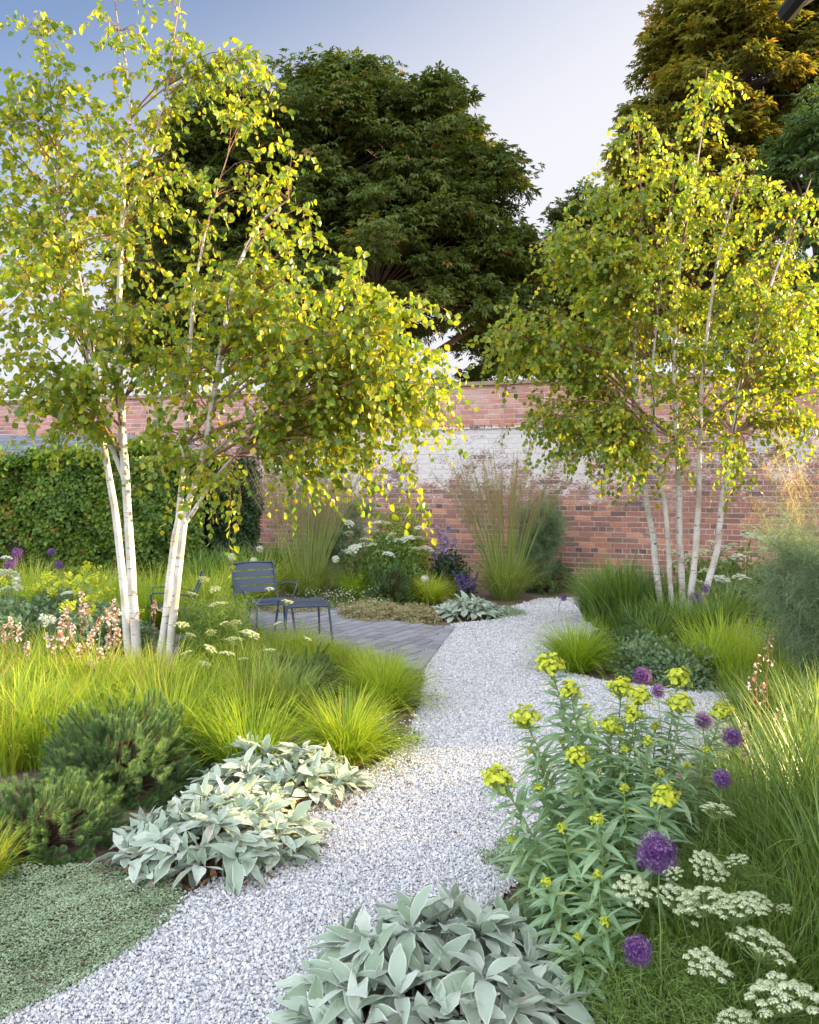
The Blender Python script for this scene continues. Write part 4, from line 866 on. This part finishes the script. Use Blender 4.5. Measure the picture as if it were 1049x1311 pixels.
def umbel_plant(label, basepx, heads, bank, group='umbel flower plants', r0=.003, name='umbel_plant'):
    b = gx(*basepx); root = thing(name, label, 'umbel flower', b, group=group)
    for (px, py, D, s) in heads:
        tip = at(px, py, D) - b; stalk(root, (tip[0] * .25 + R.normal(0, .02), tip[1] * .25, 0), tip, bank[int(R.integers(len(bank)))], r0, s)
    return root
umbel_plant('cluster of close white lacy umbels in the lower right corner', (900, 2.55), [(905, 1160, 2.5, 1.0), (868, 1158, 2.6, .8), (945, 1170, 2.45, .85), (905, 1112, 2.7, .7), (965, 1158, 2.6, .6), (1005, 1165, 2.65, .3)], [AMMI[0], AMMI[2]], 'lacy white umbels, front right')
umbel_plant('broad white lacy umbels at the very corner, lower than the rest', (960, 2.35), [(975, 1218, 2.35, 1.0), (1005, 1285, 2.2, 1.1), (905, 1240, 2.35, .75), (945, 1312, 2.2, .6)], [AMMI[2], AMMI[0]], 'lacy white umbels, front right')
umbel_plant('single flat white umbel standing above the big purple globe flower', (905, 3.1), [(918, 1042, 2.8, .75), (945, 1105, 2.75, .55), (810, 1142, 2.65, .8), (862, 1120, 2.7, .45)], [AMMI[1]], 'lacy white umbels, front right')
umbel_plant('cream umbels on branching stems in front of the terrace chairs', (270, 6.9), [(260, 745, 7.0, .9), (275, 757, 6.9, .8), (245, 763, 6.9, .8), (280, 778, 6.7, 1.1), (232, 803, 6.5, .9), (300, 823, 6.3, 1.0), (268, 834, 6.2, .9), (243, 815, 6.4, .6), (315, 812, 6.4, .8), (222, 770, 6.9, .7), (210, 783, 6.9, .7), (345, 756, 7.1, .6), (368, 773, 7.1, .8), (250, 790, 6.8, .6), (393, 820, 6.5, .6), (356, 800, 6.7, .5), (287, 800, 6.6, .6), (270, 812, 6.5, .7)], [umbel_mesh(.062, 16, 12, .0065, M['cream_fl'], .25), umbel_mesh(.058, 14, 12, .0065, M['cream_fl'], .25)])
umbel_plant('cream umbels half hidden between the left birch and the chairs', (330, 6.3), [(300, 800, 6.4, .8), (322, 815, 6.3, .9), (345, 835, 6.2, .7), (290, 840, 6.2, .9), (262, 852, 6.1, .7), (312, 846, 6.1, .6), (240, 838, 6.3, .7)], [umbel_mesh(.062, 16, 12, .0065, M['cream_fl'], .35)])
umbel_plant('dome of many flat white umbels in the bed before the wall', (490, 11.6), [(440 + 105 * f + R.normal(0, 3), 672 + 34 * abs(math.sin(k * 1.7)) + 16 * f * 0 + R.normal(0, 4), 11.5 + R.normal(0, .2), U(.7, 1.1)) for k, f in enumerate(np.linspace(0, 1, 26))], FARU)
umbel_plant('pale green and white umbels right of the five birch stems', (935, 9.4), [(857, 708, 9.5, 1), (880, 715, 9.5, .9), (900, 708, 9.4, 1.), (925, 705, 9.3, 1), (945, 716, 9.2, 1), (905, 733, 9.2, 1), (922, 746, 8.9, 1.3), (948, 743, 8.9, 1.1), (962, 690, 9.4, 1.2), (975, 692, 9.4, .9), (895, 748, 9.1, .9), (930, 722, 9.3, 1), (870, 722, 9.4, .8), (978, 706, 9.3, .8), (938, 700, 9.5, .9), (912, 697, 9.5, .7), (985, 690, 9.5, .6)], FARU)
umbel_plant('white umbels at the far left edge below the purple globes', (22, 8.4), [(10, 738, 8.3, 1.0), (8, 716, 8.5, .6), (10, 757, 8.1, .9), (88, 762, 8.0, .7), (102, 746, 8.2, .7)], FARU)

def allium_mesh(r, n, fl):
    g = Geo(); i = np.arange(n); z = 1 - 2 * (i + .5) / n; a = i * 2.39996; q = np.stack([np.sqrt(1 - z * z) * np.cos(a), np.sqrt(1 - z * z) * np.sin(a), z], 1); rr = r * U(.66, 1.08, n)
    g.add(*tubes(np.stack([q * .08 * r, q * rr[:, None]], 1), np.full((n, 2), .0005), 3), .3); g.inst(SPIKY, frames(norm(np.cross(q, rand_dirs(n))), norm(q + rand_dirs(n) * .5)) * (fl * U(.8, 1.25, n))[:, None, None], q * rr[:, None], R.random(n))
    return g.mesh('flower_head', M['allium'])
ALL = [allium_mesh(.052, 420, .0085), allium_mesh(.050, 170, .012)]
ALW = Geo(); _n = 150; _q = rand_dirs(_n); ALW.inst(STAR, frames(norm(np.cross(_q, rand_dirs(_n))), _q) * .010, _q * .04, R.random(_n)); ALW = ALW.mesh('flower_head', M['white_fl'])
def allium(label, px, py, D, s=1.0, basepx=None, mesh=None, grp='purple globe flowers', r0=.0035):
    tip = at(px, py, D); b = gx(basepx if basepx is not None else px + float(R.normal(0, 6)), D); root = thing('allium', label, 'allium', b, group=grp)
    stalk(root, (0, 0, 0), tip - b, mesh or ALL[1], r0, s, .2); return root
allium('large violet globe flower in front of the tall spurge', 841, 1092, 2.42, 1.08, 848, ALL[0])
allium('smaller violet globe flower low beside the lower right umbels', 817, 1217, 2.42, .78, 825, ALL[0])
allium('violet globe flower above the left spurge heads, nearest the gravel', 823, 866, 4.6, .95, 830, ALL[0])
allium('violet globe flower tucked just right of the uppermost pair', 843, 885, 4.4, .72, 850, ALL[0])
allium('violet globe half hidden behind a yellow spurge head', 901, 923, 3.7, .75, 905, ALL[0])
allium('wide violet globe at the right side of the spurge heads', 938, 944, 3.4, .78, 935, ALL[0])
allium('drooping violet globe below the other spurge side globes', 925, 997, 3.0, .62, 915, ALL[0])
allium('dull purple globe left of the first right birch stem', 722, 765, 10.2, .9)
allium('purple globe at the left of a close trio by the birch stems', 821, 745, 9.6, 1.0)
allium('purple globe low in the trio beside the birch stems', 825, 752, 9.5, .9)
allium('purple globe on the right of the trio beside the birch stems', 836, 741, 9.6, .7)
allium('purple globe between the fourth and fifth birch stems', 892, 766, 8.4, 1.35)
allium('purple globe touching the leaning fifth birch stem', 903, 753, 8.5, 1.0)
allium('magenta globe at the far left above the white umbels', 22, 708, 8.8, 1.1)
allium('magenta globe second from the left edge', 15, 719, 8.6, 1.1)
allium('purple globe lowest at the left edge', 11, 724, 8.5, 1.0)
allium('small purple globe against the hedge', 66, 707, 9.6, .95)
allium('small purple globe lower against the hedge', 75, 723, 9.4, .95)
for px, py, D, lb in [(297, 713, 10.6, 'white globe flower left of the chair back'), (325, 718, 10.8, 'white globe flower above the chair back'), (333, 703, 11.2, 'white globe flower highest above the chair'), (430, 716, 10.8, 'white globe flower beside the left oat grass'), (544, 741, 10.6, 'white globe flower over the small lime tuft')]:
    allium(lb, px, py, D, 1.1, None, ALW, 'white globe flowers')
allium('faint purple globe above the chair beside a white one', 328, 703, 11.4, .8)

# tall spurge in the right foreground
EL = leaf_t([.25, .8, 1.0, .85, .5, .04], 1, .105, .3, .30, 3)
def spurge_head(n=64, r=.052):
    g = Geo(); a = np.arange(n) * 2.39996; q = np.sqrt((np.arange(n) + .5) / n); P = np.stack([q * np.cos(a) * r, q * np.sin(a) * r, r * (.65 - .7 * q * q)], 1) + R.normal(0, 1, (n, 3)) * np.array([.006, .006, .012])
    g.add(*tubes(np.stack([P * np.array([.2, .2, 0]) + np.array([0, 0, -.03]), P], 1), np.full((n, 2), .0010), 3), .2)
    up = norm(P * np.array([1, 1, .4]) + np.array([0, 0, .03]) + rand_dirs(n) * .012)
    for k in range(3):
        d = norm(np.cross(up, rand_dirs(n))) + up * .25; g.inst(leaf_t([.3, 1, .9, .15], 1, .5, .1, .2), frames(d, up) * (.0155 * U(.7, 1.2, n))[:, None, None], P, R.random(n))
    return g.mesh('flower_head', M['euph_head'])
def far_head():
    g = Geo(); c = np.stack([R.normal(0, .055, 13), R.normal(0, .055, 13), R.normal(0, .03, 13)], 1); P = (c[:, None] + rand_dirs(13 * 16).reshape(13, 16, 3) * .020).reshape(-1, 3); n = len(P); up = norm(rand_dirs(n) + np.array([0, 0, 1.2]))
    g.inst(leaf_t([.3, 1, .9, .15], 1, .5, .1, .2), frames(norm(np.cross(up, rand_dirs(n))), up) * (.022 * U(.6, 1.2, n))[:, None, None], P, R.random(n)); g.add(*tubes(np.stack([np.tile(np.array([[0, 0, -.10]]), (13, 1)), c], 1), np.full((13, 2), .002), 3), .2); return g.mesh('flower_head', M['euph_head'])
FARH = [far_head(), far_head(), far_head()]
SPH = [spurge_head(), spurge_head(54, .046)]
def spurge(label, basepx, heads, group='tall yellow headed spurges', leafL=.105, dens=.0075, hs=1.0, name='spurge_plant', r0=.0045):
    b = gx(*basepx); root = thing(name, label, 'spurge', b, group=group)
    for (px, py, D, s, bx) in heads:
        tip = at(px, py, D) - b; b0 = gx(bx, D) - b; b0 = b0 * np.array([1, 1, 0]); C = stem_curve(b0, tip, 16, .02, .38); L = np.linalg.norm(tip - b0)
        g = Geo(); g.add(*tubes(C[None], np.linspace(r0, .0025, 16)[None], 6)); st = g.obj('stem', M['euph_stem'], root, True)
        n = int(L * .86 / dens); u = np.linspace(.14, 1, n); seg = np.minimum((u * 15).astype(int), 14); f = (u * 15 - seg)[:, None]; P = C[seg] * (1 - f) + C[seg + 1] * f; tg = norm(C[seg + 1] - C[seg]); a = np.arange(n) * 2.39996 + R.normal(0, .25, n)
        X = norm(np.cross(tg, np.array([0.3, 1., 0]))); Y = np.cross(tg, X); out = X * np.cos(a)[:, None] + Y * np.sin(a)[:, None]
        d = norm(out + tg * (np.linspace(.05, .55, n) + R.normal(0, .2, n))[:, None] + np.array([0, 0, -.08])); up = tg + rand_dirs(n) * .3
        sz = leafL * U(.75, 1.15, n) * np.interp(u, [.1, .35, .85, 1], [.8, 1.1, .95, .62])
        lg = Geo(); lg.inst(EL, frames(d, up) * sz[:, None, None], P, np.clip(R.normal(.45, .22, n) + (u < .3) * U(0, .7, n), 0, 1)); lg.obj('foliage', M['euph_leaf'], st)
        h = link('flower_head', SPH[int(R.integers(2))], st, tip, 0, s * hs) if hs > 1.05 else link('flower_head', FARH[int(R.integers(3))], st, tip, 0, s * .45); h.rotation_euler = (float(R.normal(0, .15)), float(R.normal(0, .15)), float(U(0, 6)))
    return root
spurge('front spurge stems with yellow heads leaning over the gravel', (745, 2.95), [(637, 998, 2.95, .95, 728), (672, 921, 3.15, .95, 738), (740, 970, 3.0, .75, 762), (852, 1021, 2.85, .8, 828), (705, 853, 3.5, 1.0, 752), (730, 884, 3.4, .8, 760), (700, 1130, 2.75, .3, 735), (775, 1180, 2.6, .3, 790), (690, 1010, 3.1, .35, 735), (765, 1050, 2.8, .4, 780), (800, 1010, 3.0, .3, 800), (655, 1075, 2.95, .3, 715), (720, 1060, 2.9, .35, 745), (680, 960, 3.2, .3, 740), (765, 1120, 2.7, .3, 775), (740, 1200, 2.6, .25, 750)], hs=1.1, leafL=.118, dens=.0066)
spurge('rear spurge stems with yellow heads in front of the gravel fork', (810, 3.5), [(795, 882, 3.6, .95, 792), (818, 893, 3.5, .9, 806), (811, 915, 3.4, .75, 800), (782, 931, 3.4, .8, 785), (870, 868, 3.6, .95, 842), (872, 903, 3.4, .9, 850), (925, 912, 3.5, .8, 880), (905, 960, 3.3, .3, 870), (830, 950, 3.2, .4, 815), (760, 925, 3.7, .3, 775), (840, 930, 3.6, .4, 830), (880, 980, 3.2, .3, 850), (750, 905, 3.7, .35, 770), (800, 960, 3.3, .3, 800), (845, 990, 3.1, .3, 835), (720, 950, 3.5, .3, 765)], hs=1.1, leafL=.115, dens=.0068)
spurge('bright yellow spurge at the foot of the hedge on the left', (60, 8.3), [(60, 742, 8.3, 2.6, 60), (72, 752, 8.1, 2.4, 72), (50, 752, 8.2, 1.8, 52), (5, 745, 8.2, 2.0, 5), (35, 757, 8.0, 1.3, 35), (3, 732, 8.4, 1.4, 0)], 'yellow spurges by the hedge', .12, .02, 1.0, r0=.006)
spurge('tall yellow spurge between the umbels and the left birch stems', (115, 8.0), [(110, 727, 8.2, 1.7, 115), (123, 740, 8.0, 2.3, 120), (100, 742, 8.1, 1.9, 105), (120, 765, 7.8, 1.6, 118), (88, 774, 7.6, 1.7, 92), (115, 782, 7.6, 1.2, 112), (172, 783, 7.3, 1.4, 172), (135, 755, 8, 1.2, 130), (100, 757, 8, 1.3, 105)], 'yellow spurges by the hedge', .12, .02, 1.0, r0=.006)

# spikes of small flowers
def spike_plant(name, label, basepx, spikes, mat, cat, group, fl=.011, per=70, wid=.03, stem_mat=None, start=.5, grain=STAR):
    b = gx(*basepx); root = thing(name, label, cat, b, group=group)
    for (px, py, D) in spikes:
        tip = at(px, py, D) - b; b0 = np.array([tip[0] * .4 + R.normal(0, .02), tip[1] * .6, 0]); C = stem_curve(b0, tip, 10, .03)
        g = Geo(); g.add(*tubes(C[None], np.linspace(.0028, .0012, 10)[None], 4)); st = g.obj('stem', stem_mat or M['green_stem'], root, True)
        u = start + (1 - start) * R.random(per) ** .9; seg = np.minimum((u * 9).astype(int), 8); f = (u * 9 - seg)[:, None]; P = C[seg] * (1 - f) + C[seg + 1] * f; off = rand_dirs(per) * (wid * U(.3, 1, per) * (1.25 - .7 * (u - start) / (1 - start)))[:, None]
        h = Geo(); h.add(*tubes(np.stack([P, P + off], 1), np.full((per, 2), .0006), 3), .1); h.inst(grain, frames(norm(np.cross(off, rand_dirs(per))), norm(off + rand_dirs(per) * .01)) * (fl * U(.6, 1.2, per))[:, None, None], P + off, np.clip(R.normal(.5, .3, per), 0, 1)); h.obj('flower_head', mat, st)
    return root
gr = 'brown and white flower spikes on the left'
spike_plant('flower_spike_plant', 'russet and white flower spikes at the left in front of the birch', (95, 6.3), [(105, 758, 6.5), (85, 778, 6.3), (112, 772, 6.4), (130, 790, 6.3), (92, 800, 6.1), (75, 805, 6.0), (60, 812, 6.0), (118, 812, 6.1), (100, 825, 6.0), (80, 790, 6.2)], M['gaura'], 'flower', gr, .0125, 60, .045, M['red_stem'], .72, DAISY)
spike_plant('flower_spike_plant', 'denser russet flower spikes just left of the pale birch trunk', (140, 6.4), [(146, 765, 6.6), (152, 782, 6.4), (136, 780, 6.5), (150, 805, 6.2), (128, 830, 6.0), (138, 812, 6.2), (115, 848, 5.9)], M['gaura'], 'flower', gr, .0125, 60, .04, M['red_stem'], .72, DAISY)
spike_plant('flower_spike_plant', 'loose russet spikes at the left frame edge', (20, 6.1), [(12, 790, 6.1), (25, 800, 6.0), (35, 822, 5.8), (5, 800, 6.0)], M['gaura'], 'flower', gr, .0125, 40, .035, M['red_stem'], .78, DAISY)
spike_plant('flower_spike_plant', 'thin white and russet spike beside the leaning birch stems', (198, 7.2), [(199, 768, 7.2), (195, 775, 7.2)], M['gaura'], 'flower', gr, .012, 30, .03, M['red_stem'], .8, DAISY)
spike_plant('flower_spike_plant', 'white starry flower spike left of the yellow spurge', (25, 7.8), [(22, 740, 7.8), (70, 793, 6.8)], M['white_fl'], 'flower', gr, .02, 60, .06, None, .82, DAISY)
spike_plant('flower_spike_plant', 'airy white and russet spikes in front of the fennel on the right', (975, 4.6), [(985, 815, 4.7), (972, 838, 4.6), (978, 872, 4.5), (998, 908, 4.3), (960, 868, 4.5)], M['gaura'], 'flower', 'airy white spikes on the right', .012, 17, .035, M['red_stem'], .72, DAISY)
spike_plant('flower_spike_plant', 'small drooping white and russet spike beside the violet globes', (950, 3.9), [(950, 948, 3.5), (955, 925, 3.9)], M['gaura'], 'flower', 'airy white spikes on the right', .009, 14, .03, M['red_stem'], .8, DAISY)
spike_plant('sage_plant', 'pale lilac tall sage spikes right of the white umbels', (570, 12.0), [(560, 672, 12.), (568, 680, 12.), (575, 672, 12.), (563, 700, 11.9), (570, 705, 11.9), (580, 712, 11.9), (555, 705, 11.9), (565, 728, 11.8), (574, 735, 11.8), (583, 690, 12.)], M['lilac'], 'sage', 'sage plants', .022, 60, .05, None, .55)
spike_plant('sage_plant', 'low violet sage spikes left of the oat grass', (595, 11.3), [(580 + 3.6 * k, 733 + 8 * (k % 3), 11.3) for k in range(10)], M['violet'], 'sage', 'sage plants', .018, 60, .028, None, .5)

def daisies(label, base, rx, ry, h, n, group='daisy drifts'):
    root = thing('daisy_drift', label, 'daisies', base, group=group); a = U(0, 6.28, n); r = np.sqrt(R.random(n)); T = np.stack([r * np.cos(a) * rx, r * np.sin(a) * ry, h * U(.4, 1, n)], 1); B_ = T * np.array([.7, .7, 0])
    s = Geo(); s.add(*tubes(np.stack([B_, (B_ + T) / 2 + R.normal(0, .01, (n, 3)), T], 1), np.full((n, 3), .0007), 3)); 
    m = n * 8; q = rand_dirs(m); P = q * U(.3, 1, (m, 1)) * np.array([rx, ry, h * .5]); P[:, 2] = np.abs(P[:, 2]); s.inst(DIAM, frames(norm(q + np.array([0, 0, .5])), rand_dirs(m)) * .018, P); s.obj('foliage', M['herb'], root)
    f = Geo(); up = norm(rand_dirs(n) * .5 + np.array([0, -.3, 1])); f.inst(disc_t(8, .05), frames(norm(np.cross(up, rand_dirs(n))), up) * (.0095 * U(.7, 1.15, n))[:, None, None], T, U(.25, 1, n) ** .5); fo = f.obj('flowers', M['gaura'], root); fo['kind'] = 'stuff'; return root
daisies('tiny pink and white daisies at the gravel edge beside the lime mound', gx(505, 5.25), .20, .30, .16, 95)
daisies('drift of tiny white daisies at the terrace edge below the oat grass', gx(440, 10.6), .50, .30, .26, 170)
daisies('small white daisies behind the footstool', gx(398, 10.9), .45, .25, .22, 90)

# ------------------------------------------------------------------ terrace furniture
M['metal'] = plain('blue_grey_metal', (.06, .08, .125), .42, .0)
def bar(g, pts, r=.0125, s=8, k=None):
    P = np.array(pts, float); C = smooth_line(P, k or max(4, (len(P) - 1) * 5)); g.add(*tubes(C[None], np.full((1, len(C)), r), s))
def slat(g, x0, x1, a, b, th=.006, bow=0.0):
    """a curved slat spanning x0..x1 between the points a and b (y,z)"""
    xs = np.linspace(x0, x1, 7); a = np.array(a); b = np.array(b); d = b - a; nrm = np.array([-d[1], d[0]]) / np.linalg.norm(d)
    V = []
    for x in xs:
        o = bow * (1 - ((x - (x0 + x1) / 2) / ((x1 - x0) / 2)) ** 2)
        for p in (a, b):
            for s in (-.5, .5): q = p + nrm * (s * th - o); V.append((x, q[0], q[1]))
    F = []
    for i in range(6):
        o = i * 4
        for (p, q) in ((0, 1), (1, 3), (3, 2), (2, 0)): F.append((o + p, o + q, o + q + 4, o + p + 4))
    F += [(0, 2, 3, 1), (24, 25, 27, 26)]; g.add(np.array(V), np.array(F))
def lounge_chair(label, loc, rz, sc=.86):
    """local: sitter faces -y"""
    root = thing('garden_chair', label, 'chair', loc, rz, 'terrace chairs', sc); m = M['metal']; w = .27
    f = Geo()
    for s in (-1, 1): bar(f, [(s * w, -.30, .37), (s * w, -.05, .345), (s * w, .16, .33), (s * w, .25, .40), (s * w, .37, .74), (s * w * .93, .385, .775)], .011)
    bar(f, [(-w * .93, .385, .775), (0, .392, .782), (w * .93, .385, .775)], .011); bar(f, [(-w, -.30, .37), (0, -.305, .372), (w, -.30, .37)], .011); f.obj('frame', m, root, True)
    for i in range(5):
        g = Geo(); y = -.285 + i * .092; z = .375 - (i * .011); slat(g, -w, w, (y, z), (y + .078, z - .011), bow=.006); g.obj('seat_slat', m, root)
    for i in range(4):
        g = Geo(); z = .415 + i * .092; y = .265 + (z - .40) * .36; slat(g, -w, w, (y, z), (y + .028, z + .076), bow=-.012); g.obj('back_slat', m, root)
    for s in (-1, 1):
        g = Geo(); bar(g, [(s * (w + .005), -.26, .36), (s * (w + .07), -.28, .54), (s * (w + .075), -.18, .565), (s * (w + .07), .05, .545), (s * (w + .04), .25, .50), (s * w, .29, .49)], .011); g.obj('armrest', m, root, True)
        g = Geo(); bar(g, [(s * w, -.25, .365), (s * (w + .02), -.30, .17), (s * (w + .03), -.33, .0)], .011); g.obj('leg', m, root, True)
        g = Geo(); bar(g, [(s * w, .17, .33), (s * (w + .015), .25, .17), (s * (w + .02), .33, .0)], .011); g.obj('leg', m, root, True)
    return root
def footstool(label, loc, rz, w, d, h, grp='footstools'):
    root = thing('footstool', label, 'footstool', loc, rz, grp); m = M['metal']; f = Geo()
    for s in (-1, 1): bar(f, [(s * w, -d, h - .02), (s * w, -d * .5, h - .005), (s * w, d * .5, h - .005), (s * w, d, h - .02)], .011)
    for s in (-1, 1): bar(f, [(-w, s * d, h - .02), (0, s * d, h - .018), (w, s * d, h - .02)], .011)
    f.obj('frame', m, root, True); n = 5; st = 2 * d / n
    for i in range(n):
        g = Geo(); y = -d + i * st + .004; zz = h - .012 + .012 * math.sin((i + .5) / n * math.pi); slat(g, -w, w, (y, zz), (y + st - .012, zz), bow=.004); g.obj('seat_slat', m, root)
    for sx in (-1, 1):
        for sy in (-1, 1): g = Geo(); bar(g, [(sx * w, sy * d, h - .02), (sx * (w + .012), sy * (d + .02), h * .6), (sx * (w + .03), sy * (d + .06), 0)], .011); g.obj('leg', m, root, True)
    return root
TZ = np.array([0, 0, .034])
lounge_chair('blue grey slatted metal armchair on the terrace facing the path', gx(336, 9.0) + TZ, math.radians(28))
footstool('blue grey slatted footstool closest to the path, on the terrace', gx(388, 8.35) + TZ, math.radians(18), .20, .24, .39)
footstool('low dark slatted footstool between the armchair and the other stool', gx(347, 8.85) + TZ, math.radians(20), .17, .19, .33)
lounge_chair('second blue grey metal armchair mostly hidden behind the leaning birch stems', gx(222, 8.9) + TZ, math.radians(-75), .76)
